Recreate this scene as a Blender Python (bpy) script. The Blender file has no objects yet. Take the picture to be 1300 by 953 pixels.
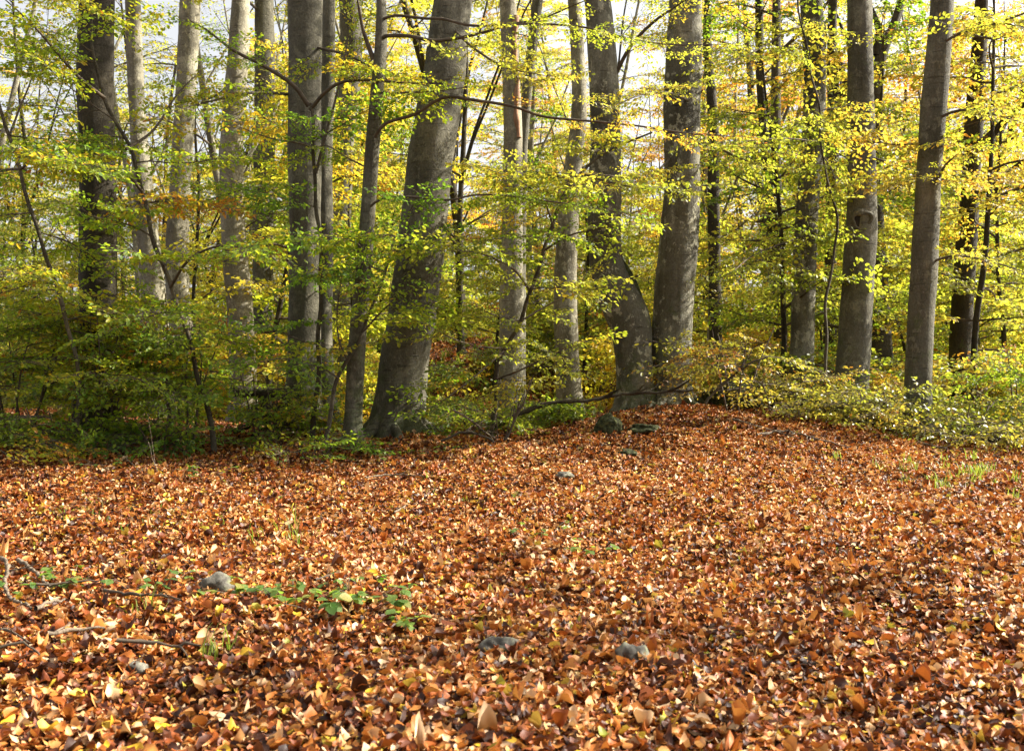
import bpy, math, random
import numpy as np
from mathutils import Vector

SEED = 11
rng = np.random.default_rng(SEED)
random.seed(SEED)
R = math.radians
scene = bpy.context.scene
COL = scene.collection
EYE = 1.2
F = 1300.0           # focal length, in photo pixels (photo is 1300 wide)
CX, CY = 650.0, 476.5

# ------------------------------------------------------------------ terrain
def smooth(a, b, x):
    t = np.clip((x - a) / (b - a), 0, 1)
    return t * t * (3 - 2 * t)

_PY = np.array([-60, 0, 4, 8, 11, 13, 15, 17.5, 20, 24, 30, 38, 50, 70, 110, 200, 700.])
_PZ = np.array([-.6, 0, 0, .08, .24, .36, .34, .16, .25, .62, 1.3, 2.0, 2.2, 1.2, -1.5, -2.5, -2.5])

def terrain(x, y):
    x = np.asarray(x, float); y = np.asarray(y, float)
    z = np.interp(y, _PY, _PZ)
    z = (z + np.interp(y - .9, _PY, _PZ) + np.interp(y + .9, _PY, _PZ)) / 3
    z = z + .40 * np.exp(-((x - 2.3) / 2.3) ** 2 - ((y - 13.6) / 2.6) ** 2)
    z = z + 1.15 * np.exp(-((x + 1.0) / 3.2) ** 2 - ((y - 27) / 3.6) ** 2)
    z = z + .30 * np.exp(-((x + 7.5) / 3.0) ** 2 - ((y - 16) / 3.0) ** 2)
    z = z - .03 * np.clip(x - 3.6, 0, 12) * smooth(6, 12, y)
    near = np.exp(-(y / 60.0) ** 2)
    z = z + near * (.030 * np.sin(1.1 * x + .7 * y) + .024 * np.sin(2.3 * x - 1.7 * y + 1)
                    + .014 * np.sin(4.9 * x + 3.1 * y) + .010 * np.sin(7.3 * x - 6.1 * y + 2))
    return z

def tz(x, y):
    return float(terrain(x, y))

def at(x, y, D):
    return np.array([(x - CX) / F * D, D, EYE + (CY - y) / F * D])

# ------------------------------------------------------------------ helpers
def tag(o, label=None, cat=None, group=None, kind=None):
    if label: o['label'] = label
    if cat: o['category'] = cat
    if group: o['group'] = group
    if kind: o['kind'] = kind
    return o

def empty(name, loc, label, cat, group=None):
    o = bpy.data.objects.new(name, None)
    o.empty_display_size = .2
    COL.objects.link(o)
    o.location = loc
    return tag(o, label, cat, group)

class MB:
    """collects vertex/face arrays into one mesh"""
    def __init__(s):
        s.v = []; s.f = {3: [], 4: []}; s.m = {3: [], 4: []}; s.r = {3: [], 4: []}; s.n = 0
    def add(s, v, f, mat=0, rnd=None):
        v = np.asarray(v, np.float32).reshape(-1, 3); f = np.asarray(f, np.int64)
        if len(f) == 0: return
        k = f.shape[1]
        s.v.append(v); s.f[k].append(f + s.n); s.n += len(v)
        s.m[k].append(np.full(len(f), mat, np.int32))
        s.r[k].append(np.full(len(f), .5, np.float32) if rnd is None else np.asarray(rnd, np.float32))
    def mesh(s, name, mats, smooth=True):
        me = bpy.data.meshes.new(name)
        V = np.concatenate(s.v)
        me.vertices.add(len(V)); me.vertices.foreach_set('co', V.ravel())
        loops = []; totals = []; mi = []; rr = []
        for k in (3, 4):
            if s.f[k]:
                ff = np.concatenate(s.f[k]); loops.append(ff.ravel())
                totals.append(np.full(len(ff), k, np.int32))
                mi.append(np.concatenate(s.m[k])); rr.append(np.concatenate(s.r[k]))
        loops = np.concatenate(loops).astype(np.int32); totals = np.concatenate(totals)
        starts = np.concatenate([[0], np.cumsum(totals)[:-1]]).astype(np.int32)
        me.loops.add(len(loops)); me.loops.foreach_set('vertex_index', loops)
        me.polygons.add(len(totals)); me.polygons.foreach_set('loop_start', starts)
        try: me.polygons.foreach_set('loop_total', totals)
        except Exception: pass
        me.polygons.foreach_set('material_index', np.concatenate(mi))
        me.polygons.foreach_set('use_smooth', np.full(len(totals), smooth))
        a = me.attributes.new('rnd', 'FLOAT', 'FACE'); a.data.foreach_set('value', np.concatenate(rr))
        for m in mats: me.materials.append(m)
        me.update(calc_edges=True)
        return me
    def build(s, name, mats, parent=None, smooth=True, loc=None):
        o = bpy.data.objects.new(name, s.mesh(name, mats, smooth))
        COL.objects.link(o)
        if parent is not None: o.parent = parent
        if loc is not None: o.location = loc
        return o

def resample(P, step):
    """Catmull-Rom through rows of P (any number of columns), about every `step` metres"""
    P = np.asarray(P, float)
    Q = np.vstack([2 * P[0] - P[1], P, 2 * P[-1] - P[-2]])
    out = []
    for i in range(len(P) - 1):
        p0, p1, p2, p3 = Q[i:i + 4]
        n = max(1, int(round(np.linalg.norm(p2[:3] - p1[:3]) / step)))
        t = np.arange(n)[:, None] / n
        out.append(.5 * (2 * p1 + (p2 - p0) * t + (2 * p0 - 5 * p1 + 4 * p2 - p3) * t ** 2 + (3 * p1 - p0 - 3 * p2 + p3) * t ** 3))
    out.append(P[-1:])
    return np.vstack(out)

def tube(path, rad, seg=8, fn=None):
    path = np.asarray(path, float); n = len(path)
    rad = np.broadcast_to(np.asarray(rad, float), (n,))
    T = np.gradient(path, axis=0); T /= np.linalg.norm(T, axis=1)[:, None] + 1e-9
    ref = np.array([0, 1, 0.]) if abs(T[:, 2]).mean() > .5 else np.array([0, 0, 1.])
    A = np.cross(T, ref); A /= np.linalg.norm(A, axis=1)[:, None] + 1e-9
    B = np.cross(T, A)
    th = np.linspace(0, 2 * np.pi, seg, endpoint=False)
    r = rad[:, None] * np.ones(seg)
    if fn is not None: r = fn(path, rad, th)
    V = path[:, None] + r[..., None] * (A[:, None] * np.cos(th)[None, :, None] + B[:, None] * np.sin(th)[None, :, None])
    i = np.arange(n - 1)[:, None] * seg; j = np.arange(seg)[None, :]; j2 = (j + 1) % seg
    Fq = np.stack([i + j, i + j2, i + seg + j2, i + seg + j], -1).reshape(-1, 4)
    return V.reshape(-1, 3), Fq

def rotz(v, a):
    c, s = math.cos(a), math.sin(a)
    return np.array([v[0] * c - v[1] * s, v[0] * s + v[1] * c, v[2]])

# ------------------------------------------------------------------ materials
def new_mat(name):
    m = bpy.data.materials.new(name); m.use_nodes = True
    nt = m.node_tree; nt.nodes.clear()
    out = nt.nodes.new('ShaderNodeOutputMaterial')
    return m, nt, out

def N(nt, t, **kw):
    n = nt.nodes.new(t)
    for k, v in kw.items():
        if k in n.inputs: n.inputs[k].default_value = v
        else: setattr(n, k, v)
    return n

def ramp(nt, stops, interp='LINEAR'):
    r = nt.nodes.new('ShaderNodeValToRGB'); e = r.color_ramp.elements
    r.color_ramp.interpolation = interp
    while len(e) > 1: e.remove(e[-1])
    e[0].position, e[0].color = stops[0][0], (*stops[0][1], 1)
    for p, c in stops[1:]:
        x = e.new(p); x.color = (*c, 1)
    return r

def leaf_mat(name, stops, tstops, trans=.5, rough=.42, spec=.5):
    m, nt, out = new_mat(name); L = nt.links.new
    at_ = N(nt, 'ShaderNodeAttribute', attribute_name='rnd')
    c1 = ramp(nt, stops); c2 = ramp(nt, tstops)
    L(at_.outputs['Fac'], c1.inputs[0]); L(at_.outputs['Fac'], c2.inputs[0])
    p = N(nt, 'ShaderNodeBsdfPrincipled', Roughness=rough)
    p.inputs['Specular IOR Level'].default_value = spec
    L(c1.outputs[0], p.inputs['Base Color'])
    t = nt.nodes.new('ShaderNodeBsdfTranslucent'); L(c2.outputs[0], t.inputs['Color'])
    mx = N(nt, 'ShaderNodeMixShader'); mx.inputs[0].default_value = trans
    L(p.outputs[0], mx.inputs[1]); L(t.outputs[0], mx.inputs[2]); L(mx.outputs[0], out.inputs[0])
    return m

LG = leaf_mat('green_beech_leaf',
    [(0, (.045, .10, .014)), (.35, (.10, .18, .02)), (.65, (.20, .26, .02)), (.85, (.36, .30, .02)), (1, (.42, .16, .02))],
    [(0, (.16, .34, .02)), (.35, (.30, .50, .03)), (.65, (.58, .66, .03)), (.85, (.85, .66, .04)), (1, (.75, .30, .03))], .5, .5, .4)
LY = leaf_mat('yellow_green_beech_leaf',
    [(0, (.04, .085, .012)), (.3, (.10, .14, .018)), (.55, (.25, .24, .022)), (.8, (.34, .23, .02)), (1, (.42, .15, .02))],
    [(0, (.28, .46, .02)), (.3, (.50, .56, .04)), (.55, (.72, .69, .07)), (.8, (.88, .58, .05)), (1, (.80, .30, .03))], .52, .45, .4)
LO = leaf_mat('golden_beech_leaf',
    [(0, (.22, .28, .02)), (.4, (.46, .42, .03)), (.75, (.54, .33, .02)), (1, (.38, .12, .015))],
    [(0, (.60, .70, .03)), (.4, (.95, .84, .06)), (.75, (.95, .62, .04)), (1, (.70, .24, .02))], .52, .45, .4)
LP = leaf_mat('pale_glossy_beech_leaf',
    [(0, (.06, .09, .015)), (.35, (.14, .15, .02)), (.65, (.28, .24, .035)), (.85, (.36, .25, .03)), (1, (.30, .12, .02))],
    [(0, (.24, .34, .03)), (.35, (.42, .46, .04)), (.65, (.72, .62, .07)), (.85, (.82, .56, .06)), (1, (.65, .26, .03))], .42, .36, .65)
LITTER = leaf_mat('fallen_leaf',
    [(0, (.028, .009, .004)), (.16, (.075, .022, .008)), (.26, (.17, .042, .011)), (.42, (.30, .078, .014)), (.57, (.42, .14, .022)),
     (.70, (.50, .22, .055)), (.82, (.54, .31, .14)), (.93, (.60, .43, .26)), (.945, (.58, .34, .02)), (.985, (.60, .38, .03)), (1, (.20, .22, .03))],
    [(0, (.10, .03, .01)), (.36, (.5, .13, .02)), (.66, (.7, .3, .06)), (.93, (.7, .4, .15)), (1, (.6, .5, .05))], .16, .55, .35)
GRASS = leaf_mat('grass_blade', [(0, (.07, .13, .02)), (1, (.20, .24, .05))], [(0, (.2, .36, .03)), (1, (.5, .5, .06))], .4, .5, .3)
SEEDL = leaf_mat('seedling_leaf', [(0, (.06, .12, .03)), (.8, (.14, .21, .05)), (1, (.24, .20, .05))], [(0, (.2, .42, .05)), (1, (.45, .6, .06))], .4, .5, .3)

def bark(name, dark, mid, pale, moss=.25, lichen=.5, scale=1.0):
    m, nt, out = new_mat(name); L = nt.links.new
    tc = N(nt, 'ShaderNodeTexCoord'); oi = N(nt, 'ShaderNodeObjectInfo')
    ad = N(nt, 'ShaderNodeVectorMath', operation='ADD')
    sc = N(nt, 'ShaderNodeVectorMath', operation='SCALE'); sc.inputs['Scale'].default_value = 13
    L(oi.outputs['Random'], sc.inputs[0]); L(tc.outputs['Object'], ad.inputs[0]); L(sc.outputs[0], ad.inputs[1])
    def noise(s, det, rough=.6, mp=(1, 1, 1)):
        mpn = N(nt, 'ShaderNodeMapping'); mpn.inputs['Scale'].default_value = mp
        L(ad.outputs[0], mpn.inputs[0])
        n = N(nt, 'ShaderNodeTexNoise'); n.inputs['Scale'].default_value = s * scale
        n.inputs['Detail'].default_value = det; n.inputs['Roughness'].default_value = rough
        L(mpn.outputs[0], n.inputs['Vector']); return n
    big = noise(1.6, 5, .6, (1, 1, .6))
    r1 = ramp(nt, [(.30, dark), (.52, mid), (.75, pale)]); L(big.outputs[0], r1.inputs[0])
    # short horizontal wrinkles
    wr = noise(3.0, 5, .68, (1, 1, 13))
    rw = ramp(nt, [(.60, (0, 0, 0)), (.655, (.8, .8, .8)), (.68, (.8, .8, .8)), (.72, (0, 0, 0))]); L(wr.outputs[0], rw.inputs[0])
    mw = N(nt, 'ShaderNodeMix', data_type='RGBA'); mw.blend_type = 'MULTIPLY'
    L(rw.outputs[0], mw.inputs[0]); L(r1.outputs[0], mw.inputs[6]); mw.inputs[7].default_value = (.48, .43, .37, 1)
    # long vertical darker streaks
    vs = noise(7, 3, .6, (1, 1, .10)); rv = ramp(nt, [(.5, (0, 0, 0)), (.72, (.75, .75, .75))]); L(vs.outputs[0], rv.inputs[0])
    mv = N(nt, 'ShaderNodeMix', data_type='RGBA'); mv.blend_type = 'MULTIPLY'
    L(rv.outputs[0], mv.inputs[0]); L(mw.outputs[2], mv.inputs[6]); mv.inputs[7].default_value = (.5, .46, .4, 1)
    # pale lichen blotches
    ln = noise(11, 6, .7, (1, 1, .8)); rl = ramp(nt, [(.56, (0, 0, 0)), (.62, (lichen,) * 3)])
    lb = noise(2.3, 3, .6); lm_ = N(nt, 'ShaderNodeMath', operation='MULTIPLY_ADD'); lm_.inputs[1].default_value = .55
    L(lb.outputs[0], lm_.inputs[0]); lc = N(nt, 'ShaderNodeMath', operation='SUBTRACT'); lc.inputs[1].default_value = .275
    L(ln.outputs[0], lc.inputs[0]); L(lc.outputs[0], lm_.inputs[2]); L(lm_.outputs[0], rl.inputs[0])
    gr = noise(55, 4, .7, (1, 1, .6)); rg = ramp(nt, [(.3, (.62, .60, .56)), (.7, (1.3, 1.3, 1.25))]); L(gr.outputs[0], rg.inputs[0])
    ml = N(nt, 'ShaderNodeMix', data_type='RGBA'); L(rl.outputs[0], ml.inputs[0]); L(mv.outputs[2], ml.inputs[6])
    ml.inputs[7].default_value = (pale[0] * 1.25, pale[1] * 1.25, pale[2] * 1.2, 1)
    # moss near the foot and in patches
    mo = noise(3, 6, .7); sep = N(nt, 'ShaderNodeSeparateXYZ'); L(tc.outputs['Object'], sep.inputs[0])
    mr = N(nt, 'ShaderNodeMapRange'); mr.inputs[1].default_value = 0; mr.inputs[2].default_value = 2.2
    mr.inputs[3].default_value = .16; mr.inputs[4].default_value = -.02; L(sep.outputs[2], mr.inputs[0])
    mm = N(nt, 'ShaderNodeMath', operation='ADD'); L(mo.outputs[0], mm.inputs[0]); L(mr.outputs[0], mm.inputs[1])
    rm = ramp(nt, [(.62, (0, 0, 0)), (.72, (moss * 2.6,) * 3)]); L(mm.outputs[0], rm.inputs[0])
    mg = N(nt, 'ShaderNodeMix', data_type='RGBA'); L(rm.outputs[0], mg.inputs[0]); L(ml.outputs[2], mg.inputs[6])
    mg.inputs[7].default_value = (.06, .085, .02, 1)
    p = N(nt, 'ShaderNodeBsdfPrincipled', Roughness=.82); p.inputs['Specular IOR Level'].default_value = .25
    mgr = N(nt, 'ShaderNodeMix', data_type='RGBA'); mgr.blend_type = 'MULTIPLY'; mgr.inputs[0].default_value = 1
    L(mg.outputs[2], mgr.inputs[6]); L(rg.outputs[0], mgr.inputs[7]); L(mgr.outputs[2], p.inputs['Base Color'])
    b1 = N(nt, 'ShaderNodeMath', operation='MULTIPLY_ADD'); L(rw.outputs[0], b1.inputs[0]); b1.inputs[1].default_value = -.6; L(ln.outputs[0], b1.inputs[2])
    b2 = N(nt, 'ShaderNodeMath', operation='MULTIPLY_ADD'); b2.inputs[1].default_value = .5; L(gr.outputs[0], b2.inputs[0]); L(b1.outputs[0], b2.inputs[2])
    bp = N(nt, 'ShaderNodeBump'); bp.inputs['Strength'].default_value = .7; bp.inputs['Distance'].default_value = .03
    L(b2.outputs[0], bp.inputs['Height']); L(bp.outputs[0], p.inputs['Normal']); L(p.outputs[0], out.inputs[0])
    return m

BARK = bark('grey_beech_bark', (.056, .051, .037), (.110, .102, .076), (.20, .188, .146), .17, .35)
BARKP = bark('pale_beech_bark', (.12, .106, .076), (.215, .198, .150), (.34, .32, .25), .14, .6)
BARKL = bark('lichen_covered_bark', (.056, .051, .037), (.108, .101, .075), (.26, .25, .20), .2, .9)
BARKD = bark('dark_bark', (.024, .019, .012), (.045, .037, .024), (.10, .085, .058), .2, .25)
BARKS = bark('sapling_bark', (.035, .028, .018), (.065, .054, .036), (.14, .12, .085), 0, .3)

def plain(name, c, rough=.85, var=.4, scale=20, bump=.4):
    m, nt, out = new_mat(name); L = nt.links.new
    tc = N(nt, 'ShaderNodeTexCoord'); n = N(nt, 'ShaderNodeTexNoise'); n.inputs['Scale'].default_value = scale
    n.inputs['Detail'].default_value = 6; L(tc.outputs['Object'], n.inputs['Vector'])
    r = ramp(nt, [(.3, tuple(x * (1 - var) for x in c)), (.7, tuple(x * (1 + var) for x in c))]); L(n.outputs[0], r.inputs[0])
    p = N(nt, 'ShaderNodeBsdfPrincipled', Roughness=rough); L(r.outputs[0], p.inputs['Base Color'])
    p.inputs['Specular IOR Level'].default_value = .25
    bp = N(nt, 'ShaderNodeBump'); bp.inputs['Strength'].default_value = bump; bp.inputs['Distance'].default_value = .02
    L(n.outputs[0], bp.inputs['Height']); L(bp.outputs[0], p.inputs['Normal']); L(p.outputs[0], out.inputs[0])
    return m

TWIG = plain('twig_bark', (.085, .065, .045), .8, .4, 9)
TWIGP = plain('dry_twig_bark', (.15, .115, .08), .85, .6, 30, .9)
HOLLOW = plain('rotten_wood_painted_shade', (.02, .015, .01), .95, .5, 12)  # rot colour taken near black to carry the shade of a hollow
WOODRED = plain('bare_reddish_wood', (.30, .17, .10), .8, .3, 8)
SOIL = plain('leaf_mould_soil', (.075, .035, .018), .95, .5, 5, 1)

def stone_mat():
    m, nt, out = new_mat('mossy_stone'); L = nt.links.new
    tc = N(nt, 'ShaderNodeTexCoord')
    n = N(nt, 'ShaderNodeTexNoise'); n.inputs['Scale'].default_value = 14; n.inputs['Detail'].default_value = 8; L(tc.outputs['Object'], n.inputs['Vector'])
    n2 = N(nt, 'ShaderNodeTexNoise'); n2.inputs['Scale'].default_value = 7; n2.inputs['Detail'].default_value = 6; L(tc.outputs['Object'], n2.inputs['Vector'])
    r = ramp(nt, [(.38, (.035, .03, .022)), (.5, (.11, .10, .078)), (.6, (.23, .22, .17))]); L(n.outputs[0], r.inputs[0])
    g = ramp(nt, [(.52, (0, 0, 0)), (.62, (.8, .8, .8))]); L(n2.outputs[0], g.inputs[0])
    mx = N(nt, 'ShaderNodeMix', data_type='RGBA'); L(g.outputs[0], mx.inputs[0]); L(r.outputs[0], mx.inputs[6]); mx.inputs[7].default_value = (.10, .12, .03, 1)
    p = N(nt, 'ShaderNodeBsdfPrincipled', Roughness=.9); L(mx.outputs[2], p.inputs['Base Color'])
    bp = N(nt, 'ShaderNodeBump'); bp.inputs['Strength'].default_value = .8; bp.inputs['Distance'].default_value = .02
    L(n.outputs[0], bp.inputs['Height']); L(bp.outputs[0], p.inputs['Normal']); L(p.outputs[0], out.inputs[0])
    return m
STONE = stone_mat()
MOSS = plain('moss', (.034, .038, .013), .95, .85, 26, 1)

# ------------------------------------------------------------------ beech sprays
# a leaf: base, left x2, tip, right x2 -> two quads folded along the midrib
_LV = np.array([[0, 0, 0], [.30, .27, .05], [.72, .23, .05], [1, 0, -.02], [.72, -.23, .05], [.30, -.27, .05]])
_LQ = np.array([[0, 1, 2, 3], [0, 3, 4, 5]])

def spray_template(seed, L=.62, ntw=8, leaf=.074):
    g = np.random.default_rng(seed)
    leaves = []; segs = []
    def axis(t): return np.array([t * L, .03 * math.sin(t * 3 + seed), -.10 * L * t * t])
    segs.append((axis(0), axis(.5), axis(1)))
    def put(p, yaw, s):
        yaw += g.normal(0, .30); pit = g.normal(-.25, .40); rol = g.normal(0, .45)
        cy, sy, cp, sp, cr, sr = math.cos(yaw), math.sin(yaw), math.cos(pit), math.sin(pit), math.cos(rol), math.sin(rol)
        M = np.array([[cy, -sy, 0], [sy, cy, 0], [0, 0, 1]]) @ np.array([[cp, 0, -sp], [0, 1, 0], [sp, 0, cp]]) @ np.array([[1, 0, 0], [0, cr, -sr], [0, sr, cr]])
        leaves.append(p + (_LV * s) @ M.T)
    for i in range(ntw):
        t = .12 + .82 * i / ntw; sd = 1 if i % 2 else -1
        ang = sd * R(g.uniform(38, 62)); ln = (.34 * (1 - t) + .10) * g.uniform(.7, 1.15)
        p0 = axis(t); d = np.array([math.cos(ang), math.sin(ang), g.normal(-.08, .10)])
        segs.append((p0, p0 + d * ln * .5, p0 + d * ln + np.array([0, 0, -.02])))
        k = max(2, int(ln / .047))
        for j in range(k):
            u = (j + .6) / k; s2 = 1 if j % 2 else -1
            put(p0 + d * ln * u, ang + s2 * R(48), leaf * g.uniform(.7, 1.2))
        put(p0 + d * ln, ang, leaf * g.uniform(.8, 1.2))
    for j in range(6):
        t = .3 + .7 * j / 5
        put(axis(t), (1 if j % 2 else -1) * R(45), leaf * g.uniform(.8, 1.15))
    put(axis(1), 0, leaf)
    tv, tf, n = [], [], 0
    for s in segs:
        p = np.array(s); v, f = tube(p, [.0038, .0026, .0013], 3)
        tv.append(v); tf.append(f + n); n += len(v)
    return np.array(leaves), np.vstack(tv), np.vstack(tf)

TPL = [spray_template(s) for s in range(6)]
TPLF = [spray_template(s + 50, L=.95, ntw=11, leaf=.102) for s in range(4)]     # coarser, for trees far away

class Foliage:
    def __init__(s, tpl=None, mean=.5, sd=.16, keep=.85, lsc=1.0):
        s.w = MB(); s.P = []; s.f = []; s.roll = []; s.sc = []; s.c = []
        s.tpl = TPL if tpl is None else tpl
        s.mean, s.sd, s.keep = mean, sd, keep
    def wood(s, path, r0, r1=.003, seg=6):
        n = len(path); rr = np.linspace(1, 0, n) ** .8 * (r0 - r1) + r1
        v, f = tube(path, rr, seg); s.w.add(v, f, 1)
    def spray(s, p, d, sc, c):
        s.P.append(p); s.f.append(d); s.roll.append(rng.normal(0, .34)); s.sc.append(sc); s.c.append(c)
    def mesh(s, name, leafmat, woodmat=None):
        mb = MB(); woodmat = woodmat or TWIG
        if s.w.n:
            mb.v += s.w.v; mb.n = s.w.n
            for k in (3, 4): mb.f[k] += s.w.f[k]; mb.m[k] += s.w.m[k]; mb.r[k] += s.w.r[k]
        if s.P:
            P = np.array(s.P); f = np.array(s.f); f /= np.linalg.norm(f, axis=1)[:, None]
            up = np.tile([0, 0, 1.], (len(f), 1)); sd = np.cross(up, f); sd /= np.linalg.norm(sd, axis=1)[:, None] + 1e-6
            u = np.cross(f, sd); ro = np.array(s.roll)[:, None]
            sd2 = sd * np.cos(ro) + u * np.sin(ro); u2 = np.cross(f, sd2)
            M = np.stack([f, sd2, u2], 2) * np.array(s.sc)[:, None, None]
            c = np.array(s.c); which = rng.integers(0, len(s.tpl), len(P))
            for k, (lv, tv, tf) in enumerate(s.tpl):
                q = which == k
                if not q.any(): continue
                Mk, Pk, ck = M[q], P[q], c[q]; nk = len(Pk); m = len(lv)
                flip = np.where(rng.random(nk) < .5, -1.0, 1.0)
                Mf = Mk.copy(); Mf[:, :, 1] *= flip[:, None]
                V = np.einsum('nij,mkj->nmki', Mf, lv) + Pk[:, None, None]
                msk = rng.random((nk, m)) < np.clip(s.keep + rng.normal(-.03, .24, nk), .1, 1)[:, None]
                V = V[msk]
                rnd = np.clip(np.repeat(ck[:, None], m, 1)[msk] + rng.normal(0, .11, msk.sum()), 0, 1)
                nl = len(V)
                Fq = (_LQ[None] + 6 * np.arange(nl)[:, None, None]).reshape(-1, 4)
                mb.add(V.reshape(-1, 3), Fq, 0, np.repeat(rnd, 2))
                W = np.einsum('nij,kj->nki', Mf, tv) + Pk[:, None]
                Ff = (tf[None] + len(tv) * np.arange(nk)[:, None, None]).reshape(-1, 4)
                mb.add(W.reshape(-1, 3), Ff, 1)
        return mb.mesh(name, [leafmat, woodmat], smooth=False)

def leafy(fo, path, r0, start=.25, step=.17, sec=.45, ssc=1.0, c=None, wood=True, secstep=.42):
    path = resample(path, .12)
    if wood: fo.wood(path, r0)
    d = np.diff(path, axis=0); ln = np.linalg.norm(d, axis=1); S = np.concatenate([[0], np.cumsum(ln)]); Lt = S[-1]
    c = fo.mean + rng.normal(0, fo.sd) if c is None else c
    def pt(s): return np.array([np.interp(s, S, path[:, k]) for k in range(3)])
    def tg(s):
        a = pt(min(Lt, s + .08)) - pt(max(0, s - .08)); return a / (np.linalg.norm(a) + 1e-9)
    s = start * Lt; sd = 1
    while s < Lt:
        t = tg(s); t[2] *= .45; dd = rotz(t, sd * R(rng.uniform(35, 65))); dd[2] += rng.normal(-.04, .20)
        fo.spray(pt(s), dd, ssc * rng.uniform(.55, 1.1) * (.75 + .35 * (1 - s / Lt)), c + rng.normal(0, .05))
        sd = -sd; s += step * rng.uniform(.7, 1.3)
    t = tg(Lt); t[2] *= .5
    fo.spray(pt(Lt), t, ssc * .9, c)
    if sec > 0:
        s = max(.15, start * .7) * Lt
        while s < Lt * .88:
            t = tg(s); t[2] *= .4; dd = rotz(t, sd * R(rng.uniform(35, 62))); dd[2] += rng.normal(.02, .12)
            l2 = (sec * (Lt - s) + .25) * rng.uniform(.7, 1.2)
            p0 = pt(s); leafy(fo, wander(p0, dd, l2), r0 * .45, .2, step, 0, ssc, c + rng.normal(0, .06), wood)
            sd = -sd; s += secstep * rng.uniform(.7, 1.3)

def wander(p0, d, L, n=5, amp=.07, droop=-.04, curl=0):
    d = np.asarray(d, float); d /= np.linalg.norm(d) + 1e-9
    P = [np.asarray(p0, float)]
    for i in range(n):
        d = d + rng.normal(0, amp, 3) + np.array([0, 0, droop + curl * i]); d /= np.linalg.norm(d)
        P.append(P[-1] + d * L / n)
    return np.array(P)

# ------------------------------------------------------------------ ground
gx = np.unique(np.concatenate([np.linspace(-14, 14, 190), np.linspace(-40, 40, 81), np.linspace(-700, 700, 57)]))
gy = np.unique(np.concatenate([np.linspace(1, 34, 230), np.linspace(-60, 80, 80), np.linspace(-60, 700, 40)]))
GX, GY = np.meshgrid(gx, gy); GZ = terrain(GX, GY)
nx, ny = len(gx), len(gy)
ii = np.arange(ny - 1)[:, None] * nx + np.arange(nx - 1)[None, :]
mb = MB(); mb.add(np.stack([GX, GY, GZ], -1).reshape(-1, 3), np.stack([ii, ii + 1, ii + nx + 1, ii + nx], -1).reshape(-1, 4))
tag(mb.build('ground', [SOIL]), kind='structure')

def litter(y0, y1, dens, scale, lift, seed, margin=2.0, slope=.58):
    g = np.random.default_rng(seed)
    area = (y1 - y0) * 2 * (slope * y1 + margin); n = int(area * dens)
    Y = g.uniform(y0, y1, n); X = g.uniform(-1, 1, n) * (slope * y1 + margin)
    q = abs(X) < slope * Y + margin; X, Y = X[q], Y[q]; n = len(X)
    ln = np.clip(g.lognormal(-3.14, .26, n), .022, .070) * scale; wd = ln * g.uniform(.50, .76, n)
    # 11-vertex oval leaf, a midrib and two margins
    u = np.array([0, .16, .16, .16, .5, .5, .5, .84, .84, .84, 1.0]); v = np.array([0, .33, 0, -.33, .5, 0, -.5, .28, 0, -.28, 0])
    T = np.array([[0, 2, 1], [0, 3, 2], [1, 2, 4], [2, 5, 4], [2, 3, 5], [3, 6, 5], [4, 5, 7], [5, 8, 7], [5, 6, 8], [6, 9, 8], [7, 8, 10], [8, 9, 10]])
    lx = (u[None] - .5) * ln[:, None]; ly = v[None] * wd[:, None]
    ck = np.where(g.random(n) < .14, 2.1, 1.0)
    curl = (ck * g.normal(.1, .42, n))[:, None]; fold = (ck * g.normal(.12, .42, n))[:, None]; tw = (ck * g.normal(0, .5, n))[:, None]
    lz = (curl * ((u[None] - .5) ** 2) * 2.2 + fold * np.abs(v[None]) * 1.0) * ln[:, None] + tw * lx * v[None] * 1.6
    lz = lz + g.normal(0, .05, lz.shape) * ln[:, None]
    yaw = g.uniform(0, 2 * np.pi, n); tilt = np.abs(g.normal(0, .28, n)); ta = g.uniform(0, 2 * np.pi, n)
    tilt = np.where((g.random(n) < .07) & (ln < .052 * scale), g.uniform(.5, 1.1, n), tilt)
    cx, sx = np.cos(yaw)[:, None], np.sin(yaw)[:, None]
    x1, y1_ = lx * cx - ly * sx, lx * sx + ly * cx
    ca, sa = np.cos(ta)[:, None], np.sin(ta)[:, None]      # tilt about a horizontal axis
    a = x1 * ca + y1_ * sa; b = -x1 * sa + y1_ * ca
    ct, st = np.cos(tilt)[:, None], np.sin(tilt)[:, None]
    a2 = a * ct + lz * st; z2 = -a * st + lz * ct
    x2 = a2 * ca - b * sa; y2 = a2 * sa + b * ca
    hump = .014 * np.sin(9 * X + 4 * Y) + .014 * np.sin(13 * Y - 7 * X)
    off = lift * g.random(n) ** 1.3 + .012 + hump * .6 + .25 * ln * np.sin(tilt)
    V = np.stack([X[:, None] + x2, Y[:, None] + y2, (terrain(X, Y) + off)[:, None] + z2], -1)
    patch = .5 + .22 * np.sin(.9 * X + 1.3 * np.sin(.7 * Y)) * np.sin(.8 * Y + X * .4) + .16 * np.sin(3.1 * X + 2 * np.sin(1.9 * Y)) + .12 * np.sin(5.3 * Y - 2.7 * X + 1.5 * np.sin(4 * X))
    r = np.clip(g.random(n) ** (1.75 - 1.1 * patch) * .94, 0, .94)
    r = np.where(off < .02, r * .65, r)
    ye = g.random(n); r = np.where(ye < .05, g.uniform(.95, 1, n), r)
    Fc = (T[None] + 11 * np.arange(n)[:, None, None]).reshape(-1, 3)
    return V.reshape(-1, 3), Fc, np.repeat(r, 12)

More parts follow.
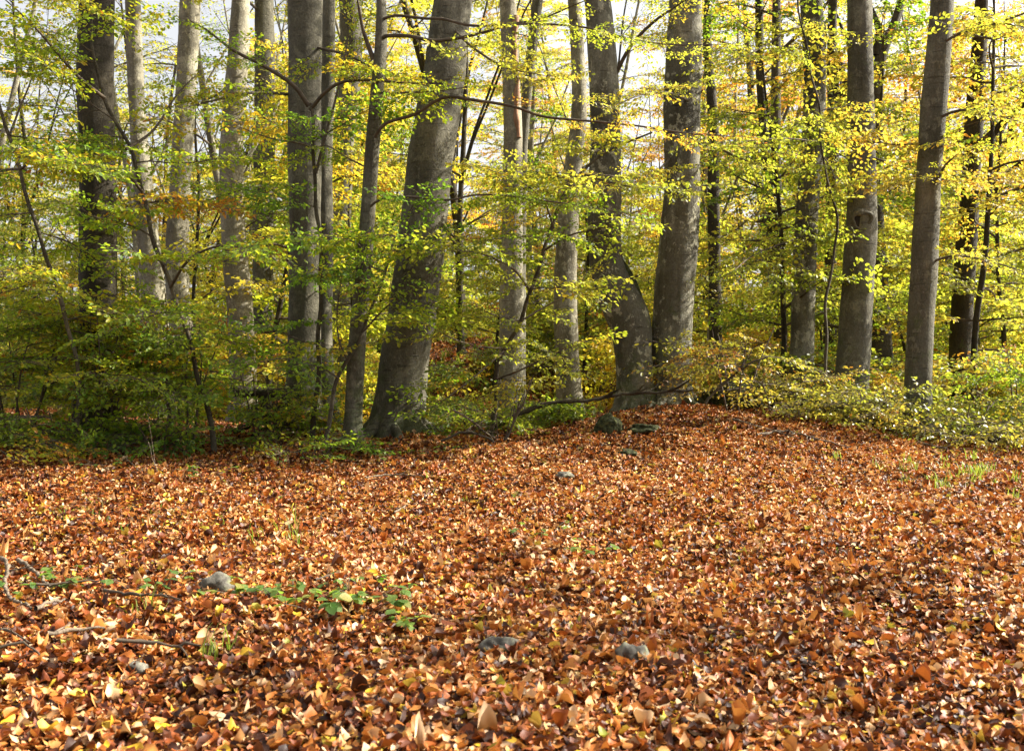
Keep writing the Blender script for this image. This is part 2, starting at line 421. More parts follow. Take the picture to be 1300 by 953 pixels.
mb = MB()
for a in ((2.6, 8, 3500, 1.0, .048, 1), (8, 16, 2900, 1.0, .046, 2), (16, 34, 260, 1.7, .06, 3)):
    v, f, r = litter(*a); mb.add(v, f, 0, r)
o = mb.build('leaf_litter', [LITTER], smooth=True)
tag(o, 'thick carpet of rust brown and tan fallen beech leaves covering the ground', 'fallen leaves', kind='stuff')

# ------------------------------------------------------------------ trunks
def trunk_fn(seed, zb, flare=.55, lob=5):
    g = np.random.default_rng(seed); ph = g.uniform(0, 6.28, 12); l2 = g.integers(3, 6)
    def fn(path, rad, th):
        z = path[:, 2][:, None] - zb; t = th[None, :]
        r = rad[:, None] * (1 + .030 * np.sin(2 * t + ph[0] + z * .7) + .022 * np.sin(3 * t + ph[1] - z * 1.1)
            + .014 * np.sin(5 * t + ph[2] + z * 2.3) + .018 * np.sin(z * 3.1 + ph[3]) + .012 * np.sin(z * 7.7 + ph[4] + t)
            + .008 * np.sin(z * 17 + ph[5] + 2 * t) + .006 * np.sin(9 * t + ph[9]))
        e = np.exp(-np.clip(z, 0, 9) / .22)
        r = r * (1 + flare * e * (.75 + .55 * np.sin(lob * t + ph[6]) + .25 * np.sin(l2 * t + ph[7])))
        return r
    return fn

def make_trunk(root, pts, D, mat, seed, flare=.5, top=17, roots=0, seg=26, dd=0, name='trunk', toppt=None):
    """pts: (x, y, width) rows in photo pixels from the top down, at depth D"""
    P = []
    for k, (x, y, w) in enumerate(pts):
        d = D + dd * (1 - k / max(1, len(pts) - 1))
        p = at(x, y, d); P.append([*p, w / F * d * .5])
    P = np.array(P)
    xb, yb = P[-1, 0], P[-1, 1]; zb = tz(xb, yb)
    P = P[P[:, 2] > zb + .10]
    sl = (P[-1, :2] - P[-2, :2]) / (P[-1, 2] - P[-2, 2] - 1e-6)
    rb = P[-1, 3] * 1.03
    low = [*(P[-1, :2] + sl * (zb - P[-1, 2]) * .5), zb, rb]
    P = np.vstack([P, low, [low[0], low[1], zb - .25, rb * 1.1]])
    # continue upward beyond the picture
    up = []
    dirn = (P[0, :3] - P[1, :3]); dirn /= np.linalg.norm(dirn); p = P[0, :3].copy(); r = P[0, 3]
    g = np.random.default_rng(seed + 900)
    z0 = p[2]
    while p[2] < top:
        dirn = dirn + g.normal(0, .03, 3); dirn[:2] *= .8; dirn /= np.linalg.norm(dirn)
        p = p + dirn * 1.2; fr = max(0, (top - p[2]) / (top - z0 + 1)); up.append([*p, max(.03, r * fr ** .8)])
    if up: P = np.vstack([np.array(up)[::-1], P])
    Q = resample(P, .13); b = root.location
    mb = MB(); L = np.array(b)
    v, f = tube(Q[:, :3] - L, Q[:, 3], seg, trunk_fn(seed, zb - L[2], flare))
    mb.add(v, f)
    for k in range(roots):
        a = 6.283 * (k + g.uniform(-.25, .25)) / roots
        rr = rb * g.uniform(.24, .38); d = np.array([math.cos(a), math.sin(a), 0]); ln = rb * g.uniform(1.5, 2.4)
        c0 = np.array([low[0], low[1], zb])
        path = [c0 + d * rb * .45 + [0, 0, rb * 1.25], c0 + d * rb * .95 + [0, 0, rb * .55]]
        for q in (1, 2, 3):
            pp = c0 + d * (rb * 1.1 + ln * q / 3) + rotz(d, 1.57) * g.normal(0, .05)
            pp[2] = tz(pp[0], pp[1]) + rr * (1.0 - .42 * q); path.append(pp)
        pr = resample(np.array(path), .06); v, f = tube(pr - L, np.linspace(rr, rr * .35, len(pr)), 10); mb.add(v, f)
    mb.build(name, [mat], root)
    return P

def path_px(pts, D, dend):
    n = len(pts)
    return np.array([at(x, y, D + dend * k / max(1, n - 1)) for k, (x, y) in enumerate(pts)])

# shared tall crowns (above the picture for the near trees, in it for the far ones)
def tall_crown(seed, z0, z1, rad, nb, leafmat, mean, tpl, ssc=1.0, stepk=.3, up=.35, secstep=.8):
    global rng
    save = rng; rng = np.random.default_rng(seed)
    fo = Foliage(tpl, mean, .17, .8)
    for k in range(nb):
        t = (k + rng.random()) / nb; z = z0 + (z1 - z0) * t; a = k * 2.4 + rng.uniform(-.5, .5)
        L = rad * (1 - .55 * t) * rng.uniform(.6, 1.15)
        d = np.array([math.cos(a), math.sin(a), up + .5 * t])
        leafy(fo, wander([0, 0, z], d, L, 6, .12, -.045), .012 + .018 * (1 - t) * L / 2, .30, stepk, .5, ssc, secstep=secstep)
    m = fo.mesh('crown', leafmat); rng = save
    return m

HIGH = [tall_crown(301, 0, 9, 3.4, 11, LY, .45, TPLF, 1.0, .5), tall_crown(302, 0, 9, 3.6, 11, LY, .55, TPLF, 1.0, .5),
        tall_crown(303, 0, 9, 3.4, 11, LO, .40, TPLF, 1.0, .5)]

EDGE = 'beech trunks standing along the edge of the wood'
def big_tree(label, D, pts, mat, seed, flare=.5, roots=0, top=17, high=0, crown_z=8.5, dd=0, seg=26, group=EDGE):
    x, y, w = pts[-1]; X = (x - CX) / F * D
    root = empty('beech_tree', (X, D, tz(X, D)), label, 'tree', group)
    P = make_trunk(root, pts, D, mat, seed, flare, top, roots, seg, dd)
    if high is not None:
        c = bpy.data.objects.new('crown', HIGH[high]); COL.objects.link(c); c.parent = root
        k = np.argmin(abs(P[:, 2] - crown_z)); q = P[k]
        c.location = (q[0] - X, q[1] - D, crown_z - root.location[2]); c.rotation_euler = (0, 0, seed * 1.7)
    return root

def add_branch(root, pts, D, dend, r0, leafmat=None, mean=.45, ssc=.8, start=.35, sec=.35, woodmat=None, step=.2, keep=.8, secstep=.5):
    """hand-drawn branch (photo pixels) as a part: wood, with its leaves as a sub-part"""
    L = np.array(root.location); path = path_px(pts, D, dend)
    pr = resample(path, .1); mb = MB()
    rr = np.linspace(1, 0, len(pr)) ** .7 * (r0 - .004) + .004
    v, f = tube(pr - L, rr, 8); mb.add(v, f)
    b = mb.build('branch', [woodmat or TWIG], root)
    if leafmat:
        fo = Foliage(None, mean, .12, keep)
        leafy(fo, path - L, r0, start, step, sec, ssc, wood=False, secstep=secstep)
        o = bpy.data.objects.new('foliage', fo.mesh('foliage', leafmat)); COL.objects.link(o); o.parent = b
    return b

def knot(root, x, y, D, r, name='knot', rim=.35, mat=None):
    """a ringed branch scar with a flat dark disc for its hollow on the side that faces the clearing"""
    L = np.array(root.location); c = at(x, y, D) - L; mb = MB()
    th = np.linspace(0, 6.283, 20, endpoint=False); ph = np.linspace(0, 6.283, 10, endpoint=False)
    TH, PH = np.meshgrid(th, ph, indexing='ij'); rr = r * (1 + .16 * np.sin(2 * TH + 1) + .10 * np.sin(3 * TH + .6) + .07 * np.sin(5 * TH))
    t = r * rim * (1 + .6 * np.sin(TH + .3) + .25 * np.sin(3 * TH + 2))
    V = np.stack([c[0] + (rr + t * np.cos(PH)) * np.cos(TH), c[1] - t * np.sin(PH) * .8, c[2] + (rr + t * np.cos(PH)) * np.sin(TH) * 1.1], -1)
    i = np.arange(20)[:, None]; j = np.arange(10)[None]; a = i * 10 + j; b = ((i + 1) % 20) * 10 + j
    a2 = i * 10 + (j + 1) % 10; b2 = ((i + 1) % 20) * 10 + (j + 1) % 10
    mb.add(V.reshape(-1, 3), np.stack([a, b, b2, a2], -1).reshape(-1, 4), 0)
    k = mb.build(name, [mat or BARK], root)
    mb = MB(); n = 6; V = [c + [0, -r * .08, 0]]  # flat disc, no depth: the hollow's shade is put into its colour
    for q in range(1, n + 1):
        s = q / n
        for tt in th: V.append(c + [r * 1.02 * s * math.cos(tt), -r * .08, r * 1.1 * s * math.sin(tt)])
    mb.add(np.array(V[:21]), np.array([[0, 1 + q, 1 + (q + 1) % 20] for q in range(20)]), 0)
    V2 = np.array(V[1:]); ff = []
    for q in range(n - 1):
        for w in range(20): ff.append([q * 20 + w, (q + 1) * 20 + w, (q + 1) * 20 + (w + 1) % 20, q * 20 + (w + 1) % 20])
    mb.add(V2, np.array(ff), 0)
    mb.build('hollow', [HOLLOW], k)

# ---- the trunks one can tell apart, left to right (photo pixels) ----
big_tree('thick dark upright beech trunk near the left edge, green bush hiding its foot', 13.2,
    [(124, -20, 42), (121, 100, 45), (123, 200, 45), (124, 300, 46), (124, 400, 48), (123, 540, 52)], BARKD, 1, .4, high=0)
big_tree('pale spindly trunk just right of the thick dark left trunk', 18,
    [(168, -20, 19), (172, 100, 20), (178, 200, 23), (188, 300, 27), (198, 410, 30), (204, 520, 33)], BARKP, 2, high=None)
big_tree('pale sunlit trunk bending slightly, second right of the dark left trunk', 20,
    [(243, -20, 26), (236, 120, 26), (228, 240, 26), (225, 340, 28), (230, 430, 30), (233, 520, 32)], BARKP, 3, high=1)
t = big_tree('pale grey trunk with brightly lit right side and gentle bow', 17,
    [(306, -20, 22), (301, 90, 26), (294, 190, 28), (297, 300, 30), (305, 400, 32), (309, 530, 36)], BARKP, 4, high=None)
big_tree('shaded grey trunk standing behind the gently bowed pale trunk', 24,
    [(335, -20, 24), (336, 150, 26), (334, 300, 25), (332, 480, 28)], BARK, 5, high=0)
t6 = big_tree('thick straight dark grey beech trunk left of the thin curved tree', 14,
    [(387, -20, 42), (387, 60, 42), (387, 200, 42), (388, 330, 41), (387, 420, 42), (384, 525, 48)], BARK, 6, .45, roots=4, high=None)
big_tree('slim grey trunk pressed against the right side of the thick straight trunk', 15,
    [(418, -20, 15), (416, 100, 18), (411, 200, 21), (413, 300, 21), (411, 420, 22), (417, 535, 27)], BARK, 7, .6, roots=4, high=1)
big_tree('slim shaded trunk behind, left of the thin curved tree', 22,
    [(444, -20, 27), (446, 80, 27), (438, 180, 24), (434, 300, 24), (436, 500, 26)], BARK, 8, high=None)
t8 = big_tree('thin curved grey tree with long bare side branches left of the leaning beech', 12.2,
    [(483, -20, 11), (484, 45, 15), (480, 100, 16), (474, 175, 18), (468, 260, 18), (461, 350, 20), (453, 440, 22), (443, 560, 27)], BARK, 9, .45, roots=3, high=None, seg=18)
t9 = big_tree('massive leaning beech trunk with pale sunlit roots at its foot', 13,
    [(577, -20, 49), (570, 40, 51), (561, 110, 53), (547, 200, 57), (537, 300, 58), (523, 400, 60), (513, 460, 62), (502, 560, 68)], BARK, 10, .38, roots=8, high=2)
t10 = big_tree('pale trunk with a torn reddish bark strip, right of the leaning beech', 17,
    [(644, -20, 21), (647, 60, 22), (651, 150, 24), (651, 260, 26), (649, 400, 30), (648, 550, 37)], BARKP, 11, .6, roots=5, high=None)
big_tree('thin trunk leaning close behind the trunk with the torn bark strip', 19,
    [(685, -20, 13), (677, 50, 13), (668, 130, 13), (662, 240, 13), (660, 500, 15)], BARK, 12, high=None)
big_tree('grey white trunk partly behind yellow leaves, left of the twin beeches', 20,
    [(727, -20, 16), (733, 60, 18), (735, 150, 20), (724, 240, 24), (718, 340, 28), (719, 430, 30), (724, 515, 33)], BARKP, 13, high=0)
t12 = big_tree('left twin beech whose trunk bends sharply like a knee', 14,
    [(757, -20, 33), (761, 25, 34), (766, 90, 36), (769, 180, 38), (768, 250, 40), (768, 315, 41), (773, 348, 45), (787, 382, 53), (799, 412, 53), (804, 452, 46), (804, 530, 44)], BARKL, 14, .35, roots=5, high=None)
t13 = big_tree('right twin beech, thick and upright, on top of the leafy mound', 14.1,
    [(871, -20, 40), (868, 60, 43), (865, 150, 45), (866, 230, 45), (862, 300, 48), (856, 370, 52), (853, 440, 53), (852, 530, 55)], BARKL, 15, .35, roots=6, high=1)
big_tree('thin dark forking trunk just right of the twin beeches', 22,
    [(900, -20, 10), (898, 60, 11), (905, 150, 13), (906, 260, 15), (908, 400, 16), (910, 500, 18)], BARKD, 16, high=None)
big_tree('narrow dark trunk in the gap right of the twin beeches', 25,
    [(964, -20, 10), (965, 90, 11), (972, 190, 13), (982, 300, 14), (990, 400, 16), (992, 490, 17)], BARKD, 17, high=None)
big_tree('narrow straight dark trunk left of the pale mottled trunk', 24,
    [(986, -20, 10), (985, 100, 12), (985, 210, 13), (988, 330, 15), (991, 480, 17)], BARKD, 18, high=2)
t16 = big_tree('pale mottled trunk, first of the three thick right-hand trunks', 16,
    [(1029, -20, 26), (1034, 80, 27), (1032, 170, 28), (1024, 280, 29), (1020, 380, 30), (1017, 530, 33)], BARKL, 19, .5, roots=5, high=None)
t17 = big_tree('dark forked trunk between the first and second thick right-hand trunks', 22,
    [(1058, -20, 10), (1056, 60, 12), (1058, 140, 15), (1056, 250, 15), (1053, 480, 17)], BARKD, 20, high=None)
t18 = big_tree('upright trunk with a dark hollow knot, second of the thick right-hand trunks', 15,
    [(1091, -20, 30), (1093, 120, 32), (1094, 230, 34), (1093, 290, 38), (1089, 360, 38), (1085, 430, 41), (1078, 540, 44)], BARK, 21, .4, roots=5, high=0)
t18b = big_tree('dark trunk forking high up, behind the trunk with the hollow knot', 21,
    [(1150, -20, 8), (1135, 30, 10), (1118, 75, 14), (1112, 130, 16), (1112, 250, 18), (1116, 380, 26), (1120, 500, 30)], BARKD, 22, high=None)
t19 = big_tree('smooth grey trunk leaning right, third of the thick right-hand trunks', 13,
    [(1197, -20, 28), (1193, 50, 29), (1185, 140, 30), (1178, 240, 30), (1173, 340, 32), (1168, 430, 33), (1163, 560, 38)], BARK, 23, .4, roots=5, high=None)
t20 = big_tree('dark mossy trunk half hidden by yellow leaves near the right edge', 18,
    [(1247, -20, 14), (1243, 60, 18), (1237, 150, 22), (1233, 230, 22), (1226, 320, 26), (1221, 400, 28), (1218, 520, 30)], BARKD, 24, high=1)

for (lab, x_, y_, h_, cz) in (('unseen beech added outside the right edge of the picture to dapple the foreground leaves', 16, 6.6, 0, 10.0),):  # unseen tree, added for the dappled shade it casts on the foreground
    r_ = empty('beech_tree', (x_, y_, tz(x_, y_)), lab, 'tree')
    make_trunk(r_, [(CX + x_ / y_ * F, CY - q * F / y_, wq / y_ * F) for q, wq in ((5, .36), (2, .4), (0, .44), (-EYE, .5))], y_, BARK, 77 + h_)
    c_ = bpy.data.objects.new('crown', HIGH[h_]); COL.objects.link(c_); c_.parent = r_; c_.location = (0, 0, cz)
# branches that belong to those trunks
add_branch(t8, [(474, 76), (462, 42), (457, 18), (452, -12)], 12.2, -.3, .030, None)
add_branch(t8, [(482, 27), (501, 20), (542, 24), (561, 24), (600, 33), (647, 31), (688, 31), (726, 33), (757, 38), (801, 50), (852, 57), (905, 57)], 12.2, -1.5, .018, LY, .4, .65, .45, .2, keep=.7)
add_branch(t8, [(483, 50), (490, 46), (520, 46), (552, 52), (600, 45), (650, 31), (688, 24), (726, 8), (751, -2)], 12.2, -.8, .025, LY, .4, .6, .7, .2, step=.3)
add_branch(t8, [(476, 174), (489, 157), (527, 145), (552, 129), (571, 123), (600, 127), (650, 135), (690, 148), (750, 154), (810, 160), (870, 169), (925, 173)], 12.0, -1.2, .022, LY, .45, .55, .6, .15, keep=.7)
add_branch(t8, [(470, 262), (486, 252), (520, 250), (570, 254), (600, 248), (640, 248), (700, 256), (745, 262), (800, 272)], 12.0, -.8, .015, LY, .35, .55, .55, .15)
add_branch(t8, [(478, 118), (510, 118), (560, 115), (600, 110)], 12.2, -1.0, .012, LG, .6, .6, .4, .3)
add_branch(t8, [(470, 215), (440, 200), (415, 185), (395, 190)], 12.2, .4, .012, LG, .6, .6, .3, .3)
# leafy boughs that hang down in front of the trunks
add_branch(t6, [(398, 60), (440, 70), (480, 92), (510, 120)], 14, -2.0, .02, LG, .6, .8, .3, .45)
add_branch(t6, [(370, 120), (320, 118), (270, 128), (225, 140)], 14, -2.2, .022, LG, .6, .8, .2, .5)
add_branch(t6, [(372, 240), (330, 236), (290, 246), (240, 262)], 14, -1.8, .018, LG, .6, .8, .25, .5)
add_branch(t9, [(568, 30), (600, 60), (640, 85), (690, 96)], 13, -1.8, .02, LY, .5, .8, .3, .5)
add_branch(t9, [(545, 265), (575, 300), (600, 330), (610, 352)], 13, -.9, .014, LY, .45, .7, .15, .5)
add_branch(t9, [(530, 300), (500, 318), (480, 330), (462, 345)], 13, -1.0, .012, LG, .65, .7, .15, .5)
add_branch(t12, [(770, 210), (742, 232), (712, 262), (680, 280)], 14, -1.2, .018, LY, .55, .8, .2, .5)
add_branch(t13, [(852, 200), (828, 222), (800, 226), (768, 222)], 14, -1.6, .018, LY, .5, .7, .2, .45)
add_branch(t13, [(882, 180), (915, 190), (950, 205), (985, 212)], 14, -1.6, .018, LY, .55, .8, .2, .5)
add_branch(t13, [(878, 130), (850, 118), (815, 120), (780, 135)], 14, -2.2, .018, LY, .5, .7, .3, .45)
add_branch(t16, [(1030, 30), (1000, 40), (965, 62), (925, 80)], 16, -2.6, .022, LY, .55, .9, .2, .5)
add_branch(t16, [(1020, 300), (990, 310), (955, 325), (930, 345)], 16, -2.4, .018, LY, .6, .8, .2, .5)
add_branch(t18, [(1105, 200), (1140, 210), (1180, 225), (1225, 232)], 15, -2.6, .02, LP, .65, .8, .2, .5)
add_branch(t19, [(1186, 152), (1220, 140), (1260, 145), (1310, 160)], 13, -1.2, .02, LY, .6, .9, .2, .5)
add_branch(t19, [(1176, 335), (1210, 325), (1250, 330), (1300, 345)], 13, -1.0, .018, LY, .5, .8, .2, .5)
add_branch(t19, [(1188, 60), (1225, 40), (1270, 30), (1320, 40)], 13, -1.0, .02, LY, .5, .9, .2, .5)
add_branch(t12, [(811, 400), (807, 374), (800, 352), (793, 336), (789, 326)], 13.98, -.02, .11, None, woodmat=MOSS)
add_branch(t12, [(779, 100), (800, 60), (830, 28), (870, 0), (890, -20)], 14, -.8, .03, LY, .6, .7, .4)
add_branch(t17, [(1057, 150), (1075, 122), (1066, 80), (1050, 45), (1040, 10)], 22, -.2, .1, None, woodmat=BARKD)
add_branch(t17, [(1057, 130), (1085, 90), (1070, 40), (1055, 0)], 22, .3, .08, None, woodmat=BARKD)
add_branch(t18b, [(1112, 70), (1116, 40), (1106, 10), (1098, -14)], 21, -.2, .1, None, woodmat=BARKD)
add_branch(t18b, [(1114, 70), (1125, 48), (1142, 20), (1150, -14)], 21, .5, .09, None, woodmat=BARKD)
add_branch(t19, [(1180, 242), (1190, 228), (1200, 210), (1215, 196)], 13, -.6, .028, LY, .6, .7, .3)
add_branch(t20, [(1240, 190), (1262, 168), (1290, 140), (1330, 115)], 18, -.6, .09, LO, .4, 1.0, .6, woodmat=BARKD)
add_branch(t20, [(1238, 250), (1268, 228), (1300, 205), (1340, 190)], 18, -1.0, .07, LO, .4, 1.0, .6, woodmat=BARKD)
knot(t18, 1094, 279, 14.82, .115, rim=.28)
knot(t9, 541, 385, 12.80, .045, rim=.3)
# the torn strip on the pale trunk
mb = MB(); L_ = np.array(t10.location); g_ = np.random.default_rng(4)
pth = resample(path_px([(655, 20), (653, 60), (657, 100), (655, 140), (659, 175)], 16.86, 0), .06) - L_
v, f = tube(pth, .045 * (1 + .3 * np.sin(np.arange(len(pth)) * .9)), 7); mb.add(v, f); mb.build('torn_bark_strip', [WOODRED], t10)

# ------------------------------------------------------------------ saplings of the understorey (photo pixels)
UND = 'young understorey beeches among the big trunks'
def sapling(label, D, pts, brs=(), auto=0, zr=(0, 1), leafmat=LG, mean=.4, ssc=.9, blen=1.2, keep=.85, bark_=None, face=None, group=UND, dd=0, sec=.45, name='beech_sapling', up=.12):
    x, y, w = pts[-1]; X = (x - CX) / F * D; zb = tz(X, D)
    root = empty(name, (X, D, zb), label, 'sapling', group); L = np.array(root.location)
    n = len(pts); P = []
    for k, (x, y, w) in enumerate(pts):
        d = D + dd * (1 - k / max(1, n - 1)); P.append([*at(x, y, d), w / F * d * .28])
    P = np.array(P); P = P[P[:, 2] > zb + .05]; P = np.vstack([P, [X, D, zb, P[-1, 3] * 1.1], [X, D, zb - .1, P[-1, 3] * 1.2]])
    Q = resample(P, .12); mb = MB(); zz = Q[:, 2] - zb
    Q[:, 0] += .022 * np.sin(zz * 3.3 + x) * smooth(0, .8, zz) + .012 * np.sin(zz * 8 + x * 2); Q[:, 1] += .03 * np.sin(zz * 2.6 + x * 3) * smooth(0, .8, zz)
    v, f = tube(Q[:, :3] - L, np.clip(Q[:, 3], .004, 1), 10, trunk_fn(int(x) + 7, 0, .15)); mb.add(v, f)
    mb.build('stem', [bark_ or BARKS], root)
    for b in brs:
        kw = dict(leafmat=leafmat, mean=mean, ssc=ssc, keep=keep); kw.update(b[3] if len(b) > 3 else {})
        add_branch(root, b[0], D + (b[4] if len(b) > 4 else 0), b[1], b[2], **kw)
    if auto:
        fo = Foliage(None, mean, .13, keep)
        m = len(Q)
        for k in range(auto):
            t = zr[0] + (zr[1] - zr[0]) * (k + rng.random()) / auto          # 0 = top, 1 = foot
            q = Q[int(np.clip(t, 0, .99) * (m - 1))][:3] - L
            a = rng.uniform(0, 6.283) if face is None else rng.normal(face, 1.0)
            d = np.array([math.cos(a), math.sin(a), rng.normal(up, .15)])
            leafy(fo, wander(q, d, blen * rng.uniform(.55, 1.25), 5, .10, -.03), .010, .2, .17, sec, ssc)
        o = bpy.data.objects.new('crown', fo.mesh('crown', leafmat)); COL.objects.link(o); o.parent = root
    return root

sapling('tall crooked dark sapling crossing in front of the thick dark left trunk', 11.8,
    [(108, -20, 5), (118, 40, 6), (126, 92, 7), (133, 125, 8), (150, 165, 8), (165, 195, 9), (182, 245, 9), (196, 300, 10), (216, 365, 10), (236, 420, 10), (256, 490, 11), (272, 560, 13)],
    [([(133, 125), (100, 98), (68, 62), (40, 30), (0, -6)], -.8, .022, dict(mean=.45)),
     ([(182, 245), (160, 222), (120, 210), (80, 200), (40, 196)], -1.0, .018),
     ([(160, 190), (195, 165), (225, 120), (260, 85)], .8, .018, dict(mean=.6)),
     ([(216, 365), (240, 330), (280, 312), (330, 320)], -1.0, .018)],
    auto=12, zr=(0, .70), leafmat=LG, mean=.60, blen=1.1, dd=.3)
sapling('leaning dark stem at the far left edge rising out of the green bush', 11.6,
    [(-20, 90, 5), (2, 140, 7), (12, 172, 8), (26, 215, 8), (38, 270, 9), (56, 318, 9), (72, 360, 10), (90, 420, 9), (98, 500, 9), (94, 560, 10)],
    [([(26, 215), (50, 200), (90, 205), (130, 214)], -.8, .015), ([(12, 172), (24, 140), (40, 100), (44, 70)], .4, .014, dict(mean=.6))],
    auto=10, zr=(.05, .7), leafmat=LG, mean=.55, blen=1.0)
sapling('slim forked sapling in front of the thick straight dark trunk', 12.6,
    [(392, 132, 6), (398, 170, 8), (401, 230, 8), (404, 300, 9), (408, 400, 10), (404, 470, 10), (396, 540, 12)],
    [([(392, 135), (372, 108), (335, 84), (296, 64), (262, 38), (236, 24)], -.6, .030, dict(mean=.4, ssc=.7, start=.4)),
     ([(394, 140), (412, 118), (436, 104), (475, 102), (530, 106), (572, 100)], -.8, .024, dict(mean=.5, ssc=.7, start=.4)),
     ([(401, 220), (415, 165), (425, 130), (440, 60), (446, 20)], .3, .02, dict(mean=.5, ssc=.7, start=.5)),
     ([(402, 190), (380, 182), (345, 176), (300, 160)], -.8, .014, dict(mean=.4, ssc=.7))],
    auto=4, zr=(0, .7), leafmat=LG, mean=.45, blen=.8)
sapling('low branching sapling between the thin curved tree and the straight trunk', 12,
    [(500, 300, 4), (492, 335, 5), (478, 380, 6), (462, 420, 7), (440, 455, 8), (424, 490, 9), (414, 560, 11)],
    [([(492, 335), (510, 310), (520, 270), (530, 250)], -.5, .012, dict(start=.3)), ([(440, 455), (430, 430), (428, 395), (434, 350)], -.4, .012),
     ([(462, 420), (490, 390), (520, 370), (545, 350)], -.7, .012), ([(430, 480), (400, 462), (360, 455), (330, 460)], -.8, .012),
     ([(478, 380), (470, 340), (455, 310), (420, 300)], -.5, .012)],
    auto=4, zr=(.0, .6), leafmat=LG, mean=.5, blen=.7)
sapling('crooked sapling rising right across the pale trunk with the torn strip', 12.4,
    [(825, 168, 4), (790, 182, 5), (764, 195, 6), (738, 220, 7), (712, 256, 8), (703, 290, 8), (691, 318, 9), (672, 368, 9), (660, 408, 9), (642, 442, 9), (633, 480, 10), (624, 565, 12)],
    [([(691, 318), (720, 300), (760, 290), (800, 285)], -.8, .014, dict(mean=.45, ssc=.8)), ([(672, 368), (650, 340), (610, 322), (570, 318)], -1.0, .014, dict(mean=.35)),
     ([(703, 290), (690, 255), (660, 230), (620, 215)], -.6, .014, dict(mean=.6)), ([(738, 220), (770, 230), (820, 240), (870, 236)], -1.0, .014, dict(mean=.4)),
     ([(660, 408), (700, 385), (730, 372), (745, 345)], .4, .012), ([(642, 442), (610, 440), (575, 430), (540, 410)], -1.0, .012, dict(mean=.4)),
     ([(633, 480), (660, 470), (700, 450), (740, 430)], -.6, .012), ([(640, 445), (600, 480), (560, 510), (540, 520)], -1.0, .012, dict(mean=.3))],
    auto=9, zr=(.1, .85), leafmat=LY, mean=.42, blen=.8)
sapling('thin pale whip sapling in front of the first thick right-hand trunk', 14.0,
    [(1010, -20, 4), (1020, 40, 4), (1030, 100, 5), (1042, 150, 5), (1046, 200, 5), (1060, 290, 6), (1050, 400, 7), (1042, 560, 9)],
    [([(1035, 180), (1000, 176), (960, 178), (910, 182)], -1.0, .012, dict(mean=.4, ssc=.85, start=.1)),
     ([(1040, 175), (1090, 178), (1140, 184), (1190, 180), (1230, 188)], -1.2, .016, dict(mean=.55, ssc=.9, start=.05, sec=.3)),
     ([(1046, 200), (1056, 215), (1062, 235)], -.6, .01, dict(mean=.3))],
    auto=3, zr=(.25, .5), leafmat=LY, mean=.55, blen=.7)

# ------------------------------------------------------------------ leafy bushes near the edge of the wood
BUSH = 'leafy beech bushes at the edge of the wood'
def bush(label, x, y, D, h, rad, nb, leafmat, mean, ssc=.9, keep=.9, seed=0, ns=4, face=None, upz=.5, name='beech_bush', group=BUSH, sec=.5, mat=None, lo=.12):
    global rng
    save = rng; rng = np.random.default_rng(7000 + seed)
    X = (x - CX) / F * D; zb = tz(X, D)
    root = empty(name, (X, D, zb), label, 'bush', group)
    st = MB(); fo = Foliage(None, mean, .13, keep)
    nb = max(nb, 2 * ns)
    for s in range(ns):
        a = 6.283 * s / ns + rng.uniform(-.5, .5)
        P = wander([.1 * math.cos(a), .1 * math.sin(a), -.05], [rad * .35 * math.cos(a), rad * .35 * math.sin(a), h * 1.0], h * rng.uniform(.8, 1.05), 6, .06, 0)
        Q = resample(P, .1); v, f = tube(Q, np.linspace(.016, .005, len(Q)), 7); st.add(v, f)
        for k in range(nb // ns):
            t = lo + (1 - lo) * (k + rng.random()) / (nb // ns); q = Q[int(min(t, .99) * (len(Q) - 1))]
            b = rng.uniform(0, 6.283) if face is None else rng.normal(face, 1.1)
            d = np.array([math.cos(b), math.sin(b), rng.normal(.12, .12)])
            leafy(fo, wander(q, d, rad * rng.uniform(.5, 1.1), 5, .10, -.035), .009, .15, .16, sec, ssc)
    st.build('stems', [mat or TWIG], root)
    o = bpy.data.objects.new('crown', fo.mesh('crown', leafmat)); COL.objects.link(o); o.parent = root
    rng = save
    return root

bush('large dark green bush at the far left edge of the clearing', 20, 570, 12.2, 1.9, 1.2, 14, LG, .60, seed=1, lo=.35, ns=7, keep=.65)
bush('dense green bush under the crooked sapling, in front of the dark left trunk', 128, 570, 12.3, 1.9, 1.2, 14, LG, .60, seed=2, lo=.35, ns=7, keep=.65)
bush('green bush with a flat top of pale lit leaves right of the dark trunk', 232, 560, 12.4, 1.95, 1.2, 12, LG, .58, seed=3, lo=.5, ns=6, keep=.75)
bush('airy green bush below the straight dark grey trunk', 338, 560, 12.8, 1.1, .8, 8, LG, .5, seed=4, lo=.3, keep=.75, ns=5)
bush('knee high twiggy bush in the shade at the far left leaf edge', 70, 580, 11.6, .7, .7, 9, LG, .5, seed=21, lo=.3, keep=.6, ns=5, sec=.3)
bush('knee high twiggy bush in the shade behind the dead pale shoot', 205, 580, 11.9, .65, .7, 9, LG, .45, seed=22, lo=.3, keep=.6, ns=5, sec=.3)
bush('small light green bush at the foot of the thin curved tree', 398, 575, 11.3, .34, .36, 6, LG, .5, seed=5, lo=.5, ns=3, keep=.55, sec=.2)
bush('low yellow green bush right of the sunlit roots', 606, 560, 12.8, .45, .40, 5, LY, .22, seed=6, lo=.3)
bush('small bright bush in front of the pale trunk with the torn strip', 690, 555, 13.6, .42, .40, 5, LY, .3, seed=7, lo=.3)
bush('wispy arching bush leaning in front of the twin beeches', 935, 540, 13.4, 1.30, 1.15, 8, LP, .62, seed=8, face=2.9, keep=.5, lo=.5)
